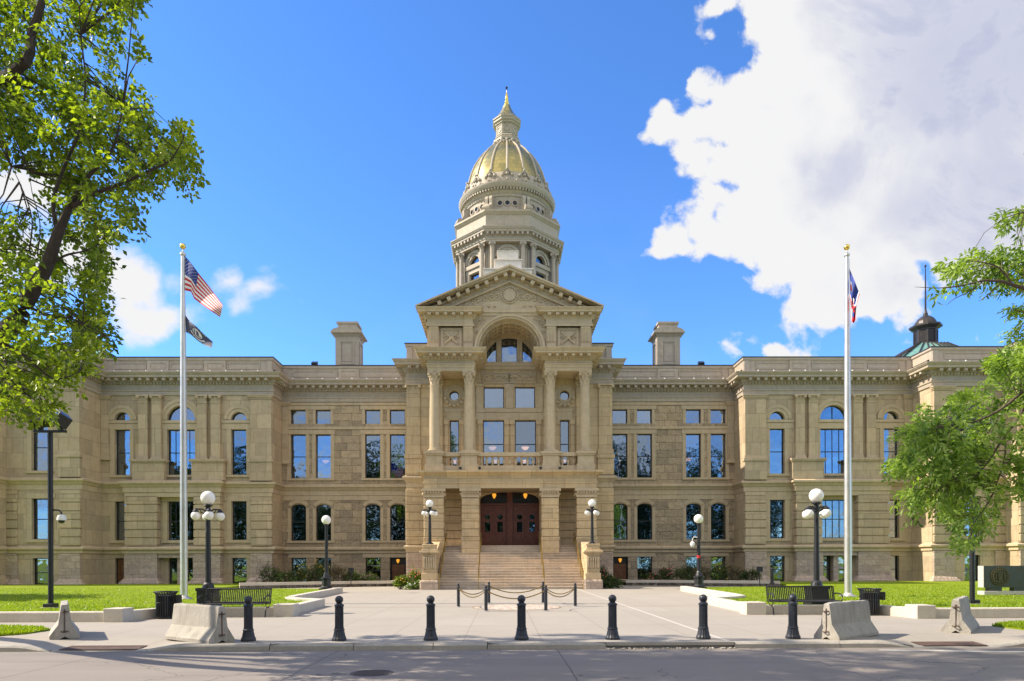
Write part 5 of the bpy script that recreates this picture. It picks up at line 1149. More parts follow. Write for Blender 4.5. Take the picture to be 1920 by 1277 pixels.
def bench(x0, x1, y, lab):
    o = empty('bench', ((x0+x1)/2, y, 0), lab, 'bench', 'black slatted benches before the lawns')
    b = MB(); n = int((x1-x0)/.062)
    for k in range(n+1):
        x = x0+.05+(x1-x0-.1)*k/n; b.box(x-.017, x+.017, 0, .012, 0, .43, Matrix.Translation((0, y+.25, .46)) @ Matrix.Rotation(R(-14), 4, 'X'))
    b.tube([(x0+.03, y+.36, .89), (x1-.03, y+.36, .89)], .026, 8); b.tube([(x0+.03, y+.25, .46), (x1-.03, y+.25, .46)], .02, 8); b.build('backrest', 'black_iron', o)
    b = MB()
    for k in range(n+1):
        x = x0+.05+(x1-x0-.1)*k/n; b.tube([(x, y+.24, .44), (x, y+.0, .445), (x, y-.2, .45), (x, y-.25, .42)], .017, 4)
    b.tube([(x0+.03, y-.24, .43), (x1-.03, y-.24, .43)], .022, 8); b.build('seat', 'black_iron', o)
    for x in (x0, x1):
        b = MB(); b.tube([(x, y-.24, .0), (x, y-.2, .2), (x, y-.1, .3), (x, y-.2, .42), (x, y+.25, .42), (x, y+.30, .62), (x, y+.36, .9)], .022, 6); b.tube([(x, y+.3, 0), (x, y+.22, .2), (x, y+.1, .3), (x, y+.22, .42)], .022, 6)
        b.tube([(x, y-.1, .3), (x, y+.1, .3)], .02, 6); b.tube([(x, y+.3, .66), (x, y+.1, .68), (x, y-.15, .67), (x, y-.27, .6), (x, y-.28, .5), (x, y-.2, .44)], .024, 6); b.build('leg', 'black_iron', o)
bench(-10.2, -8.1, 21.95, 'long black slatted bench before the left five globe lamp'); bench(8.1, 10.3, 22.0, 'long black slatted bench before the right five globe lamp')
def can(x, y, lab):
    o = empty('litter_bin', (x, y, 0), lab, 'litter bin', 'black litter bins beside the benches')
    b = MB(); n = 26
    for k in range(n):
        m = Matrix.Translation((x, y, 0)) @ Matrix.Rotation(2*PI*k/n, 4, 'Z'); c = MB(); c.tube([(.25, 0, .06), (.27, 0, .2), (.27, 0, .72), (.285, 0, .78), (.345, 0, .84)], .02, 4); b.merge(c, m)
    b.build('slat_body', 'black_iron', o); b = MB(); b.lathe([(.235, .05), (.245, .72)], (x, y, 0), 20); b.build('liner', 'black_iron', o)
    b = MB(); b.lathe([(.24, 0), (.28, .02), (.28, .06), (.24, .07)], (x, y, 0), 24); b.build('base', 'black_iron', o); b = MB()
    for z, r in ((.5, .275), (.76, .285), (.84, .335)): b.tube([(x+r*math.cos(2*PI*k/24), y+r*math.sin(2*PI*k/24), z) for k in range(25)], .016, 5)
    b.build('band', 'black_iron', o); b = MB(); b.tube([(x+.27, y, .62), (x+.36, y, .62)], .015); b.box(x+.36, x+.46, y-.1, y+.1, .48, .74); b.build('ash_box', 'black_iron', o, bevel=.015)
can(-11.1, 21.45, 'black flared slat litter bin left of the left bench'); can(11.1, 21.6, 'black flared slat litter bin right of the right bench')

def lamp5(x, y, z0, H, lab, s=1., box=True):
    o = empty('globe_lamp', (x, y, z0), lab, 'street lamp', 'five globe lamps')
    b = MB()
    if box: b.prism([(x-.28, y-.28), (x+.28, y-.28), (x+.28, y+.28), (x-.28, y+.28)], z0-.05, z0+.62, 'z'); b.box(x-.33, x+.33, y-.33, y+.33, z0-.05, z0+.1); b.box(x-.31, x+.31, y-.31, y+.31, z0+.58, z0+.68); b.lathe([(.2, .68), (.17, .8), (.12, .86)], (x, y, z0), 16)
    else: b.lathe([(.27, 0), (.27, .04), (.2, .09), (.12, .14), (.11, .2)], (x, y, z0), 16)
    b.build('base', 'black_iron', o)
    b = MB(); b.lathe([(.105*s, .2), (.075*s, H-.75), (.11*s, H-.74), (.11*s, H-.68), (.08*s, H-.66), (.08*s, H-.52), (.17*s, H-.48), (.13*s, H-.44)], (x, y, z0), 14); b.build('pole', 'black_iron', o, smooth=SMO)
    for k in range(4):
        an = R(28)+k*PI/2; dx, dy = math.cos(an), math.sin(an); r = .39*s
        b = MB(); b.tube([(x+dx*.08, y+dy*.08, z0+H-.66), (x+dx*.18*s, y+dy*.18*s, z0+H-.60), (x+dx*r, y+dy*r, z0+H-.60)], .028, 6); b.tube([(x+dx*.1, y+dy*.1, z0+H-.78), (x+dx*.2, y+dy*.2, z0+H-.72), (x+dx*.26, y+dy*.26, z0+H-.61)], .016, 5)
        b.lathe([(.03, 0), (.1*s, -.07), (.1*s, -.1)], (x+dx*r, y+dy*r, z0+H-.60), 12); b.build('arm', 'black_iron', o)
        b = MB(); b.sphere((x+dx*r, y+dy*r, z0+H-.60-.10-.13*s), .152*s, 20); b.build('globe', 'globe_glass', o, smooth=True)
    b = MB(); b.sphere((x, y, z0+H-.44+.23*s), .24*s, 24); b.build('top_globe', 'globe_glass', o, smooth=True)
lamp5(-10.7, 23.6, .2, 3.98, 'tall black lamp with five white globes behind the left bench'); lamp5(10.2, 23.3, .2, 3.98, 'tall black lamp with five white globes behind the right bench')
lamp5(-5.28, 44.4, 2.93, 2.85, 'short five globe lamp standing on the left stair pier', 1.03, False); lamp5(5.28, 44.4, 2.93, 2.85, 'short five globe lamp standing on the right stair pier', 1.03, False)
def lamp1(x, y, z0, H, lab, camera):
    o = empty('globe_lamp', (x, y, z0), lab, 'street lamp', 'single globe lamps')
    b = MB(); b.box(x-.36, x+.36, y-.36, y+.36, z0-.1, z0+.08); b.lathe([(.34, .08), (.34, .14), (.26, .22), (.26, .58), (.33, .62), (.33, .70), (.2, .74), (.14, .95), (.12, 1.0)], (x, y, z0), 8, PI/8); b.build('base', 'black_iron', o)
    b = MB(); b.lathe([(.115, .95), (.085, H-.62), (.13, H-.6), (.13, H-.54), (.09, H-.5), (.16, H-.46), (.13, H-.44)], (x, y, z0), 12); b.build('pole', 'black_iron', o, smooth=SMO)
    b = MB(); b.sphere((x, y, z0+H-.27), .27, 20); b.build('globe', 'globe_glass', o, smooth=True)
    if camera:
        b = MB(); b.tube([(x, y, z0+2.95), (x-.28, y, z0+2.98), (x-.36, y, z0+2.85), (x-.36, y, z0+2.7)], .03); b.lathe([(.14, 0), (.15, .12), (.06, .22)], (x-.36, y, z0+2.5), 14); b.sphere((x-.36, y, z0+2.5), .12, 12); b.build('security_camera', 'white_metal', o, smooth=SMO)
        b = MB(); b.lathe([(.108, 0), (.106, .16)], (x, y, z0+1.75), 14); b.build('red_band', 'red_paint', o)
lamp1(-10.75, 39.6, .2, 4.3, 'single globe lamp on black post left of the stairs', False); lamp1(10.85, 39.6, .2, 4.3, 'single globe lamp with small camera and red band', True)
def mast(x, y, lab, flood):
    o = empty('light_mast', (x, y, .2), lab, 'lamp post', 'plain black light masts on the lawns'); H = 6.05
    b = MB(); b.lathe([(.085, 0), (.085, .4), (.082, H)], (x, y, .2), 16); b.build('pole', 'black_iron', o, smooth=SMO)
    b = MB(); b.box(x-.23, x+.23, y-.23, y+.23, .19, .23); b.build('footing', 'wall_concrete', o); b = MB(); b.box(x-.17, x+.17, y-.17, y+.17, .23, .36); b.build('base', 'black_iron', o, bevel=.02)
    b = MB(); b.box(x-.55, x+.55, y-.05, y+.05, H+.2, H+.28); b.build('crossbar', 'black_iron', o)
    for dx, ry, lz in ((-.33, R(8), 12), (.36, R(-26), -35)):
        b = MB(); b.box(x+dx-.04, x+dx+.04, y-.12, y+.12, H+.28, H+.6); m = Matrix.Translation((x+dx, y, H+.66)) @ Matrix.Rotation(R(lz), 4, 'Z') @ Matrix.Rotation(R(-24), 4, 'X') @ Matrix.Rotation(-ry, 4, 'Y')
        b.box(-.36, .36, -.2, .22, -.2, .22, m); b.box(-.40, .40, -.25, -.2, -.25, .26, m); fl = b.build('floodlight', 'black_iron', o, bevel=.02)
        g = MB(); g.box(-.32, .32, -.258, -.252, -.18, .2, m); g.build('lens', 'lens_dark', fl)
    b = MB(); z = 3.52; b.tube([(x, y, z), (x+.12, y, z+.06), (x+.3, y, z+.05), (x+.38, y, z-.05), (x+.38, y, z-.14)], .03, 6); ar = b.build('camera_arm', 'black_iron', o)
    b = MB(); b.lathe([(.05, 0), (.12, -.03), (.15, -.12), (.15, -.2)], (x+.38, y, z-.1), 16); c1 = b.build('security_camera', 'white_metal', o, smooth=SMO); b = MB(); b.sphere((x+.38, y, z-.3), .11, 14); b.build('lens', 'lens_dark', c1, smooth=True)
mast(-16.15, 23.7, 'plain black mast with two floodlights and a dome camera', True); mast(15.85, 23.7, 'plain black mast rising into the right tree', True)

def flagpole(x, y, lab):
    o = empty('flagpole', (x, y, .2), lab, 'flagpole', 'tall steel flagpoles on the lawns')
    b = MB(); b.lathe([(.15, 0), (.15, 3), (.135, 7), (.105, 12), (.08, 14.75)], (x, y, .2), 18); b.build('pole', 'steel', o, smooth=SMO); b = MB(); b.lathe([(.36, -.02), (.36, .03), (.2, .09), (.15, .16)], (x, y, .2), 20); b.build('base', 'steel', o)
    b = MB(); b.lathe([(.09, 14.7), (.12, 14.75), (.12, 14.82), (.03, 14.9), (.02, 15.02)], (x, y, .2), 12); b.build('truck', 'steel', o); b = MB(); b.sphere((x, y, 15.32), .125, 18); b.build('ball', 'gold_leaf', o, smooth=True)
    b = MB(); b.tube([(x+.17, y-.05, 2), (x+.13, y-.05, 8), (x+.1, y-.05, 14.8)], .008, 4); b.build('halyard', 'flag_white', o)
FY = 29.4; FXL = at(344, 800, FY).x; FXR = at(1589, 800, FY).x
flagpole(FXL, FY, 'steel flagpole carrying the American flag, gold ball on top'); flagpole(FXR, FY, 'steel flagpole carrying the drooping blue state flag')

def plin(pts, t):
    n = len(pts)-1; k = min(n-1, int(t*n)); f = t*n-k; return (pts[k][0]*(1-f)+pts[k+1][0]*f, pts[k][1]*(1-f)+pts[k+1][1]*f)
def flag_surface(top, bot, rip, amp):
    """s along the fly, t down the hoist; edges traced as pixels and laid out in the flag's own rippling sheet at the pole"""
    def f(s, t, off=0.):
        a, c = plin(top, s), plin(bot, s); p = at(a[0]*(1-t)+c[0]*t, a[1]*(1-t)+c[1]*t, FY); y = FY-.35*s-amp*s**.6*math.sin(rip*s+2.0*t)-off
        return at(a[0]*(1-t)+c[0]*t, a[1]*(1-t)+c[1]*t, y)
    return f
def star(b, f, s, t, ds, dt, off):
    pts = []
    for k in range(10): r = 1 if k % 2 == 0 else .4; an = -PI/2+k*PI/5; pts.append(f(s+ds*r*math.cos(an), t+dt*r*math.sin(an), off))
    b.add(pts, [tuple(range(10))])
f = flag_surface([(345, 478), (359, 494), (372, 512), (388, 532), (403, 552), (418, 572)], [(345, 544), (358, 547), (364, 560), (381, 573), (397, 584), (413, 594.5)], 7.5, .22)
b = MB(); NSX = 40
for i in range(NSX):
    for j in range(39):
        st_ = j//3; s0, s1, t0, t1 = i/NSX, (i+1)/NSX, j/39, (j+1)/39
        b.cur = 0 if (s0 < .4 and st_ < 7) else (1 if st_ % 2 == 0 else 2); b.add([f(s0, t0), f(s1, t0), f(s1, t1), f(s0, t1)], [(0, 1, 2, 3)])
b.cur = 2
for r_ in range(9):
    for c_ in range(6 if r_ % 2 == 0 else 5):
        for off in (.006, -.006): star(b, f, (.4*(1+2*c_+(r_ % 2))/12), (7/13)*(r_+1)/10, .011, .018, off)
o = b.build('flag', ['flag_blue', 'flag_red', 'flag_white']); tag(o, 'American flag with stars and stripes blowing from the left pole', 'flag')
f = flag_surface([(347, 590), (356, 603), (368, 612), (384, 628), (399, 641)], [(349, 623), (357, 627), (372, 640), (385, 648), (397, 652.5)], 5, .12)
b = MB(); b.cur = 0
for i in range(24):
    for j in range(10): s0, s1, t0, t1 = i/24, (i+1)/24, j/10, (j+1)/10; b.add([f(s0, t0), f(s1, t0), f(s1, t1), f(s0, t1)], [(0, 1, 2, 3)])
def text_on(b, txt, place, width, height):
    """letters as flat shapes mapped through place(u, v)"""
    cu = bpy.data.curves.new('lettering', 'FONT'); cu.body = txt; cu.resolution_u = 2; cu.align_x = 'CENTER'
    t_ = bpy.data.objects.new('lettering', cu); COL.objects.link(t_); dg = bpy.context.evaluated_depsgraph_get(); me = bpy.data.meshes.new_from_object(t_.evaluated_get(dg))
    xs_ = [v.co.x for v in me.vertices]; w = max(xs_)-min(xs_); x0 = min(xs_)
    b.add([place((v.co.x-x0)/w*width-width/2, v.co.y/.7*height) for v in me.vertices], [tuple(p.vertices) for p in me.polygons])
    bpy.data.objects.remove(t_); bpy.data.curves.remove(cu); bpy.data.meshes.remove(me)
for off in (.006, -.006):
    b.cur = 1
    def E(cs, ct, rs, rt, n=18, oo=off): b.add([f(cs+rs*math.cos(2*PI*k/n), ct+rt*math.sin(2*PI*k/n), oo) for k in range(n)], [tuple(range(n))])
    E(.5, .46, .16, .27)
    for k in range(9): an = PI*.15+PI*.7*k/8; E(.5+.24*math.cos(an), .5+.36*math.sin(an), .035, .045, 8)
    text_on(b, 'POW * MIA', lambda u, v, oo=off: f(.5+u, .15-v, oo), .6, .09); text_on(b, 'YOU ARE NOT FORGOTTEN', lambda u, v, oo=off: f(.5+u, .96-v, oo), .8, .06)
    b.cur = 0; E(.5, .42, .05, .10, 14, off*1.6); E(.53, .58, .085, .09, 14, off*1.6); E(.46, .36, .03, .03, 10, off*1.7)
    b.add([f(.38, .22, off*1.6), f(.41, .22, off*1.6), f(.41, .66, off*1.6), f(.38, .66, off*1.6)], [(0, 1, 2, 3)])
o = b.build('flag', ['flag_navy', 'flag_white']); tag(o, 'small black memorial flag with white disc below the American flag', 'flag')
# state flag, hanging in folds
def sf(top, bot, mats, b, y0, y1, n=16):
    for i in range(n):
        for j in range(n):
            q = []
            for (s, t) in ((i/n, j/n), ((i+1)/n, j/n), ((i+1)/n, (j+1)/n), (i/n, (j+1)/n)):
                a, c = plin(top, s), plin(bot, s); q.append(at(a[0]*(1-t)+c[0]*t, a[1]*(1-t)+c[1]*t, FY+y0+(y1-y0)*s+.07*math.sin(9*s+3*t)))
            b.cur = mats(i/n, j/n); b.add(q, [(0, 1, 2, 3)])
b = MB()
sf([(1592.5, 503), (1603, 528), (1612, 552)], [(1594, 560), (1597, 580), (1604, 577)], lambda s, t: 0 if t < .8 and s < .84 else (1 if (t < .87 and s < .9) else 2), b, -.16, -.5)
sf([(1594.5, 548), (1601, 560), (1606, 574)], [(1599, 582), (1602, 583), (1605, 580)], lambda s, t: 2 if s < .35 else (1 if s < .6 else 0), b, -.2, -.45)
sf([(1599, 580), (1602, 581), (1605, 579)], [(1597, 603), (1601, 606), (1604, 600)], lambda s, t: (2 if t < .2 else (0 if t < .55 and s < .6 else 2)), b, -.3, -.42, 10)
sf([(1587, 482), (1588.5, 490)], [(1586, 540), (1588.5, 548)], lambda s, t: 1 if t < .7 else 2, b, .2, .1, 8)
b.cur = 1; E2 = [(1594, 526), (1597, 529), (1598.5, 540), (1597.5, 548), (1594.5, 546)]; b.add([at(px, py, FY-.42) for px, py in E2], [tuple(range(5))])
b.cur = 2; b.add([at(px, py, FY-.44) for px, py in [(1594.5, 532), (1597, 536), (1597.5, 546), (1594.5, 544)]], [(0, 1, 2, 3)])
o = b.build('flag', ['flag_blue', 'flag_white', 'flag_red']); tag(o, 'blue state flag with white and red border hanging limp', 'flag')

# granite name stone on the right lawn
sx0, sx1, sy = 20.75, 25.1, 30.2; o = empty('name_stone', (23, sy, .2), 'dark granite name stone with round seal on the right lawn', 'sign')
b = MB(); b.box(sx0, sx1, sy-.2, sy+.25, .2, .38); b.build('base', 'granite_pale', o, bevel=.015); b = MB(); b.box(sx0+.3, sx0+.85, sy-.12, sy+.17, .38, .54); b.box(sx0+1.4, sx1-.6, sy-.12, sy+.17, .38, .54); b.build('foot', 'granite_dark', o)
b = MB(); b.box(sx0+.02, sx1, sy-.16, sy+.2, .54, 1.5); b.build('slab', 'granite_dark', o); b = MB(); b.box(sx0, sx0+.02, sy-.158, sy+.198, .542, 1.498); b.build('sawn_end', 'granite_pale', o)
b = MB(); mm = Matrix.Translation((sx0+.72, sy-.17, 1.03)) @ Matrix.Rotation(PI/2, 4, 'X'); b.lathe([(.42, 0), (.42, .03), (.37, .035), (.36, .02), (.02, .025)], (0, 0, 0), 32, m=mm)
for k in range(20): an = 2*PI*k/20; b.sphere((sx0+.72+.31*math.cos(an), sy-.2, 1.03+.31*math.sin(an)), .03, 6)
b.box(sx0+.62, sx0+.82, sy-.22, sy-.19, .85, 1.2); b.tube([(sx0+.52, sy-.2, .88), (sx0+.55, sy-.2, 1.18)], .03); b.tube([(sx0+.92, sy-.2, .88), (sx0+.89, sy-.2, 1.18)], .03); b.build('seal', 'seal_bronze', o)
b = MB()
for txt, z, w in (('WYOMING', 1.24, 2.0), ('STATE', .93, 1.45), ('CAPITOL', .66, 1.75)): text_on(b, txt, lambda u, v, z=z: Vector((sx0+2.45+u, sy-.164, z+v)), w, .19)
b.build('lettering', 'seal_bronze', o)

# small things: stakes with signs, a low path bollard, ramp plates, a manhole
for x, y, lab in ((-11.55, 49.6, 'small black sign on a stake in the left bed'), (16.9, 46.2, 'small black sign on a stake on the right lawn edge')):
    o = empty('stake_sign', (x, y, .2), lab, 'sign', 'small signs on stakes'); b = MB(); b.tube([(x, y, .1), (x, y, 1.15)], .03); b.build('stake', 'black_iron', o); b = MB(); b.box(x-.2, x+.2, y-.05, y+.05, 1.05, 1.4); b.build('plate', 'black_iron', o)
b = MB(); b.lathe([(.17, 0), (.17, .1), (.1, .14), (.1, .95), (.14, .97), (.14, 1.05), (.05, 1.15)], (17.75, 46.2, .2), 14); tag(b.build('path_light', 'black_iron', smooth=SMO), 'knee high black path light before the right wing', 'path light')
for x0, x1, lab in ((-9.95, -8.3, 'rust brown tactile plate in the left kerb ramp'), (8.4, 9.8, 'rust brown tactile plate in the right kerb ramp')):
    b = MB(); q = 10
    for i in range(q):
        for j in range(1): pass
    ya, yb = KY+.03, KY+.5; vs = [(x, y, gz(x, y)+.012) for y in (ya, yb) for x in (x0, x1)]; b.add(vs, [(0, 1, 3, 2)])
    for i in range(24):
        for j in range(12):
            x, y = x0+(x1-x0)*(i+.5)/24, ya+(yb-ya)*(j+.5)/12; b.lathe([(.018, 0), (.012, .008)], (x, y, gz(x, y)+.011), 6)
    tag(b.build('tactile_plate', 'rust'), lab, 'tactile plate', 'tactile plates at the kerb ramps')
b = MB(); b.lathe([(.36, -.13), (.36, -.122)], (-2.75, 11.35, 0), 32)
for k in range(-6, 7):
    for j in range(-6, 7):
        if k*k+j*j < 36: b.box(-2.75+k*.052-.016, -2.75+k*.052+.016, 11.35+j*.052-.016, 11.35+j*.052+.016, -.123, -.116)
tag(b.build('manhole_cover', 'manhole_iron'), 'round iron manhole cover in the road', 'manhole cover')

# ------------------------------------------------------------------ trees
def limb(b, pts, r0, r1, n=8):
    P = [Vector(p) for p in pts]; Q = []
    for i in range(len(P)-1):
        for k in range(4): t = k/4; a = P[max(i-1, 0)]; c, d = P[i], P[i+1]; e = P[min(i+2, len(P)-1)]; Q.append(.5*((2*c)+(d-a)*t+(2*a-5*c+4*d-e)*t*t+(3*c-a-3*d+e)*t**3))
    Q.append(P[-1]); b.tube(Q, r0, n, r1)
def vnoise(P, sc, seed):
    r = np.random.default_rng(seed); T = r.random((32, 32, 32)); q = P*sc; i = np.floor(q).astype(int); f = q-i; f = f*f*(3-2*f); out = 0
    for dx in (0, 1):
        for dy in (0, 1):
            for dz in (0, 1): out = out+T[(i[:, 0]+dx) % 32, (i[:, 1]+dy) % 32, (i[:, 2]+dz) % 32]*np.where(dx, f[:, 0], 1-f[:, 0])*np.where(dy, f[:, 1], 1-f[:, 1])*np.where(dz, f[:, 2], 1-f[:, 2])
    return out
def crown_points(poly, gaps, n, Y, dY, seed, thr=.36, sc=1.6):
    r = np.random.default_rng(seed); xs_ = [p[0] for p in poly]; ys_ = [p[1] for p in poly]; out = []
    while len(out) < n:
        px, py = r.uniform(min(xs_), max(xs_), 4000), r.uniform(min(ys_), max(ys_), 4000); yy = Y+np.clip(r.normal(0, dY*.5, 4000), -dY, dY)
        P = np.array([at(a, c, y) for a, c, y in zip(px, py, yy)]); k = vnoise(P+50, sc, seed) > thr
        for a, c, p, ok in zip(px, py, P, k):
            if ok and inside((a, c), poly) and not any(inside((a, c), g) for g in gaps): out.append(p)
    return np.array(out[:n])
def off_frame(c, rad, n, seed, polys, gap=.54):
    r = np.random.default_rng(seed); out = []
    while len(out) < n:
        p = r.normal(0, 1, 3); p = p/np.linalg.norm(p)*r.random()**.38*np.array(rad)+np.array(c); q = proj(p)
        if -150 < q[0] < 2070 and -150 < q[1] < 1340 and not any(inside(q, g) for g in polys): continue
        if vnoise(np.array([p])+50, .9, seed)[0] < gap: continue
        out.append(p)
    return np.array(out)
def spray_leaves(C, Q, n, L, size, asp, rng, droop=.35):
    """twigs that grow outward from the nearest limb, leaves set along both sides of each"""
    C = np.asarray(C, float); Q = np.asarray(Q, float); N = len(C)
    near = Q[np.argmin(((C[:, None, :]-Q[None])**2).sum(-1), 1)]
    D = C-near; D /= np.linalg.norm(D, axis=1)[:, None]+1e-6; D = D+rng.normal(0, .45, (N, 3)); D[:, 2] -= .15; D /= np.linalg.norm(D, axis=1)[:, None]
    U = rng.normal(0, .55, (N, 3)); U[:, 2] += 1; U -= D*(U*D).sum(1)[:, None]; U /= np.linalg.norm(U, axis=1)[:, None]; S_ = np.cross(D, U)
    Ls = L*rng.uniform(.6, 1.35, N); t = np.tile((np.arange(n)+.5)/n, N); sg = np.tile(np.where(np.arange(n) % 2, 1., -1.), N)
    D2, U2, S2, L2 = (np.repeat(a, n, 0) for a in (D, U, S_, Ls)); M_ = N*n
    ax = D2*rng.uniform(.3, .9, (M_, 1))+S2*(sg*rng.uniform(.4, 1., M_))[:, None]+rng.normal(0, .28, (M_, 3)); ax[:, 2] -= droop*rng.uniform(.2, 1.4, M_); ax /= np.linalg.norm(ax, axis=1)[:, None]
    nr = U2+rng.normal(0, .45, (M_, 3)); sd = np.cross(ax, nr); sd /= np.linalg.norm(sd, axis=1)[:, None]+1e-6; nn = np.cross(sd, ax)
    P = np.repeat(C, n, 0)+D2*(L2*(t-.45))[:, None]+S2*(sg*.02)[:, None]+rng.normal(0, .025, (M_, 3)); P[:, 2] -= .25*L2*t*t
    s_ = size*rng.uniform(.65, 1.25, M_)[:, None]; w = s_*asp
    A = P; T_ = P+ax*s_; Lf = P+ax*s_*.42+sd*w+nn*w*.3; Rt = P+ax*s_*.42-sd*w+nn*w*.3
    tn = rng.normal(.45, .16, M_)+np.repeat(rng.normal(0, .18, N), n)
    return np.stack([A, Rt, T_, A, T_, Lf], 1).reshape(-1, 3), np.clip(np.repeat(tn, 2), 0, 1)
LIMBS = []
def limb(b, pts, r0, r1, n=8):
    P = [Vector(p) for p in pts]; Q = []
    for i in range(len(P)-1):
        for k in range(4): t = k/4; a = P[max(i-1, 0)]; c, d = P[i], P[i+1]; e = P[min(i+2, len(P)-1)]; Q.append(.5*((2*c)+(d-a)*t+(2*a-5*c+4*d-e)*t*t+(3*c-a-3*d+e)*t**3))
    Q.append(P[-1]); b.tube(Q, r0, n, r1)
    for i in range(len(Q)-1):
        for k in range(3): LIMBS.append(tuple(Q[i]+(Q[i+1]-Q[i])*k/3))
def twigs(b, C, Q, every, rng, r0=.014):
    Q = np.asarray(Q)
    for p in C[::every]:
        q = Q[np.argmin(((Q-p)**2).sum(1))]; d = p-q; L = np.linalg.norm(d)
        if L > 1.7: continue
        m_ = (p+q)/2+rng.normal(0, .06, 3)+np.array([0, 0, .1]); b.tube([tuple(q), tuple(m_), tuple(p)], r0*min(1.6, .5+L*.4), 4, .004)
LPOLY = [(-60, -60), (262, -60), (250, 8), (246, 25), (262, 45), (272, 75), (268, 98), (244, 112), (240, 140), (262, 158), (268, 180), (285, 200), (292, 228), (282, 246), (318, 240), (336, 228), (358, 240), (352, 268), (368, 290), (377, 318), (350, 330), (352, 352), (335, 356), (318, 338), (300, 335), (290, 355), (258, 350), (238, 366), (262, 405), (258, 418), (222, 420), (228, 448), (196, 455), (205, 492), (192, 520), (206, 545), (188, 562), (200, 590), (218, 632), (196, 655), (178, 672), (180, 690), (150, 700), (168, 690), (158, 706), (120, 708), (85, 720), (112, 752), (90, 782), (60, 775), (30, 778), (-60, 790)]
LGAP = [[(-60, 295), (30, 312), (70, 318), (95, 330), (92, 352), (60, 365), (48, 400), (20, 395), (-60, 410)], [(-60, 610), (22, 618), (20, 655), (-60, 660)], [(132, 440), (150, 455), (140, 520), (150, 580), (128, 590), (118, 520)], [(118, 600), (135, 610), (140, 640), (120, 650)], [(60, 440), (78, 450), (70, 490), (50, 480)],
        [(90, 128), (104, 130), (102, 150), (90, 148)], [(170, 160), (186, 168), (182, 185), (166, 180)], [(190, 270), (205, 280), (195, 295), (182, 285)]]
rng2 = np.random.default_rng(21)
TL = empty('oak_tree', (-15.4, 16.6, 0), 'broad leafy tree whose dark limbs lean in from the left', 'tree')
b = MB()
A_ = lambda px, py, y=11.3: at(px, py, y)
limb(b, [(-15.4, 16.6, -.3), (-15.1, 16.2, 2), (-14.2, 14.6, 3.8), (-12, 12.6, 4.8), A_(0, 628), A_(45, 572), A_(85, 505), A_(108, 440), A_(130, 390)], .24, .055, 10)
limb(b, [A_(130, 390), A_(158, 340), A_(190, 305), A_(215, 270), A_(230, 200)], .045, .012); limb(b, [A_(135, 388), A_(180, 362), A_(225, 345), A_(285, 318), A_(320, 300), A_(345, 258)], .04, .006)
limb(b, [A_(108, 440), A_(100, 380), A_(118, 320), A_(150, 240), A_(160, 150), A_(150, 60)], .035, .01); limb(b, [(-14.2, 14.6, 3.8), (-13.2, 13.4, 7), (-12, 12.6, 9.5), A_(20, 140), A_(60, 60), A_(85, -20)], .14, .05)
limb(b, [A_(85, 505), A_(120, 480), A_(160, 470), A_(200, 450)], .025, .006); limb(b, [A_(45, 572), A_(90, 590), A_(140, 600), A_(200, 630)], .028, .006); limb(b, [A_(0, 640), A_(50, 670), A_(100, 710), A_(150, 698)], .03, .005); limb(b, [A_(-40, 600), A_(0, 680), A_(40, 730), A_(80, 760)], .03, .006)
limb(b, [A_(55, 470), A_(60, 410), A_(40, 350), A_(20, 310)], .012, .005); limb(b, [A_(70, 480), A_(75, 420), A_(60, 360), A_(55, 320)], .01, .004)
for q in range(6): limb(b, [(-14.2, 14.6, 3.8+.2*q), (-16+.8*q, 14.4+(1.2 if q % 2 else -.6), 7.5+1.2*q), (-17.5+1.3*q, 14.4+(2.6 if q % 2 else -1.6), 11+1.1*q)], .12, .03)
QL = [q for q in LIMBS if q[2] > 3.2]
C1 = crown_points(LPOLY, LGAP, 1650, 12.5, 2.2, 5, .44, 1.9)
C2 = off_frame((-11.8, 14.4, 13.6), (6.8, 3.6, 6.2), 1250, 6, [])
twigs(b, C1, QL, 3, rng2); b.build('trunk', 'bark', TL)
V1, t1 = spray_leaves(C1, QL, 20, .42, .098, .33, rng2)
V2, t2 = spray_leaves(C2, QL, 26, .65, .15, .36, rng2)
np_mesh('crown', np.concatenate([V1, V2]), 3, np.concatenate([t1, t2]), 'leaf_oak', TL)

RPOLY = [(1990, 600), (1925, 640), (1895, 650), (1862, 668), (1850, 690), (1872, 712), (1838, 722), (1830, 742), (1800, 738), (1772, 752), (1735, 745), (1716, 762), (1722, 792), (1690, 802), (1672, 822), (1696, 842), (1660, 868), (1672, 890), (1702, 895), (1680, 930), (1700, 958), (1742, 948), (1756, 978), (1778, 1002), (1792, 1024), (1822, 1022), (1832, 1000), (1850, 1000), (1862, 978), (1880, 982), (1872, 958), (1884, 935), (1868, 900), (1890, 880), (1990, 890)]
RB1 = [(1990, 460), (1930, 470), (1905, 452), (1880, 448), (1858, 472), (1830, 468), (1800, 486), (1765, 490), (1752, 508), (1770, 530), (1738, 538), (1718, 540), (1722, 548), (1760, 548), (1800, 540), (1850, 536), (1900, 545), (1990, 545)]
RB2 = [(1990, 370), (1925, 376), (1900, 388), (1872, 396), (1856, 410), (1862, 426), (1890, 424), (1930, 412), (1990, 410)]
RB3 = [(1990, 555), (1930, 560), (1905, 572), (1885, 585), (1890, 605), (1905, 640), (1925, 640), (1990, 640)]
RB4 = [(1990, 880), (1915, 885), (1885, 920), (1900, 935), (1925, 925), (1990, 940)]
LIMBS.clear()
TR_ = empty('ash_tree', (13.6, 16.7, 0), 'bright green ash tree hanging in from the right edge', 'tree')
b = MB(); B_ = lambda px, py, y=13.6: at(px, py, y)
limb(b, [(13.6, 16.7, -.3), (13.5, 16.5, 2.5), (13.2, 15.9, 4.5), (12.8, 15.0, 7.5), (12.2, 14.5, 10.5)], .3, .12, 10)
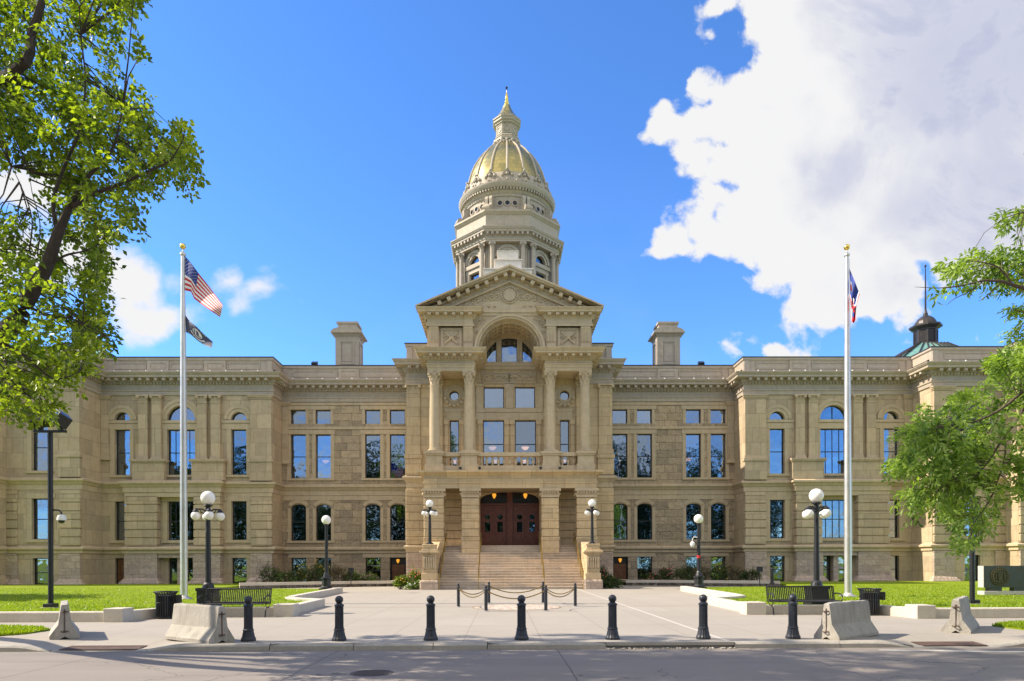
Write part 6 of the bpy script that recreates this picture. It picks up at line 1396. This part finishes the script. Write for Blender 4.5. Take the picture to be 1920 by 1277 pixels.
limb(b, [(12.85, 15.1, 7.0), B_(2000, 548), B_(1920, 540), B_(1880, 528), B_(1845, 526)], .06, .018); limb(b, [B_(1845, 526), B_(1800, 536), B_(1760, 540), B_(1715, 538)], .022, .003); limb(b, [B_(1845, 526), B_(1820, 545), B_(1790, 560), B_(1775, 572)], .014, .004); limb(b, [B_(1900, 535), B_(1870, 500), B_(1830, 490)], .02, .006); limb(b, [B_(1880, 528), B_(1850, 555), B_(1835, 565)], .012, .004)
limb(b, [(13.1, 15.7, 5.0), B_(1990, 700), B_(1925, 730), B_(1880, 765), B_(1830, 790), B_(1770, 800), B_(1720, 815)], .045, .005); limb(b, [(13.2, 15.9, 4.5), B_(1960, 740), B_(1890, 810), B_(1850, 870), B_(1815, 900), B_(1740, 905)], .035, .004); limb(b, [B_(1880, 800), B_(1885, 850), B_(1860, 930), B_(1830, 975), B_(1810, 1005)], .018, .004); limb(b, [(12.6, 14.8, 8.5), B_(1990, 392), B_(1920, 398), B_(1880, 410)], .03, .005); limb(b, [(12.9, 15.3, 6.5), B_(1980, 620), B_(1930, 590), B_(1895, 580)], .03, .006)
D1 = crown_points(RPOLY, [], 700, 14.2, 1.3, 8, .38, 1.9); Ds = [crown_points(p, [], n, 14.2, .6, 9+k, .26, 2.0) for k, (p, n) in enumerate(((RB1, 120), (RB2, 34), (RB3, 36), (RB4, 30)))]
for q in range(7):
    an = q*2.4; limb(b, [(13.0, 15.4, 5.5+.55*q), (13.3+1.5*math.cos(an), 15.4+1.2*math.sin(an), 7.4+.5*q), (13.8+3.0*math.cos(an), 15.2+2.4*math.sin(an), 8.8+.45*q)], .09, .015)
D2 = off_frame((14.6, 15.2, 8.6), (4.0, 3.2, 4.0), 900, 15, [], .42)
QR = [q for q in LIMBS if q[2] > 1.5]; DA = np.concatenate([D1]+Ds)
twigs(b, DA, QR, 3, rng2, .010); b.build('trunk', 'twig', TR_)
V1, t1 = spray_leaves(DA, QR, 22, .40, .135, .19, rng2, .4); V2, t2 = spray_leaves(D2, QR, 24, .55, .155, .2, rng2, .4)
np_mesh('crown', np.concatenate([V1, V2]), 3, np.concatenate([t1, t2]), 'leaf_ash', TR_)

def far_tree(x, y, h, w, lab, seed):
    """whole trees round the square that the photo shows only as shadows and reflections"""
    o = empty('street_tree', (x, y, -.1), lab, 'tree', 'trees across the street, seen in the window glass'); r = np.random.default_rng(seed); b = MB(); limb(b, [(x, y, -.3), (x+.1, y, h*.25), (x-.1, y+.1, h*.6)], .3, .12); 
    for k in range(5): an = k*1.3; limb(b, [(x, y, h*(.25+.06*k)), (x+w*.3*math.cos(an), y+w*.3*math.sin(an), h*(.42+.06*k)), (x+w*.6*math.cos(an), y+w*.6*math.sin(an), h*(.55+.07*k))], .12, .03)
    b.build('trunk', 'bark', o); C = []
    while len(C) < 420:
        p = r.normal(0, 1, 3); p = p/np.linalg.norm(p)*r.random()**.4; C.append((x+p[0]*w, y+p[1]*w, h*.56+p[2]*h*(.42 if p[2] > 0 else .5)))
    V, t = leaf_cloud(C, 22, (.55, .55, .45), .5, .38, r, .5, .2); np_mesh('crown', V, 3, t, 'leaf_far', o)
for k, (x, y, h, w) in enumerate(((-50, -20, 24, 7), (-43, -26, 20, 7), (-34, -20, 15, 6.5), (-26, -19, 26, 6.5), (-19, -21, 22, 5), (-9, -24, 19, 6.5), (-2, -19, 14, 5.5), (5, -25, 20, 7), (13, -20, 15, 6), (22, -19, 27, 6), (29, -22, 22, 6), (38, -19, 25, 6), (48, -21, 17, 7))): far_tree(x, y, h, w, 'street tree across the road, only its reflection shows in the windows', 50+k)
hd = empty('unseen_hedge', (0, -15, 0), 'unseen dark foliage row added across the road to darken the basement windows', 'unseen_hedge')  # unseen leafy row, added so the basement panes reflect something dark
rh = np.random.default_rng(70); V, t = leaf_cloud(np.stack([rh.uniform(-60, 60, 2600), rh.uniform(-15.6, -14.4, 2600), rh.uniform(.0, 3.4, 2600)], 1), 10, (.3, .2, .2), .3, .36, rh); np_mesh('leaves', V, 3, t, 'leaf_far', hd)
o = far_tree(-36, 31, 13, 5, 'lawn tree out of view on the left, shading the lawn', 80)
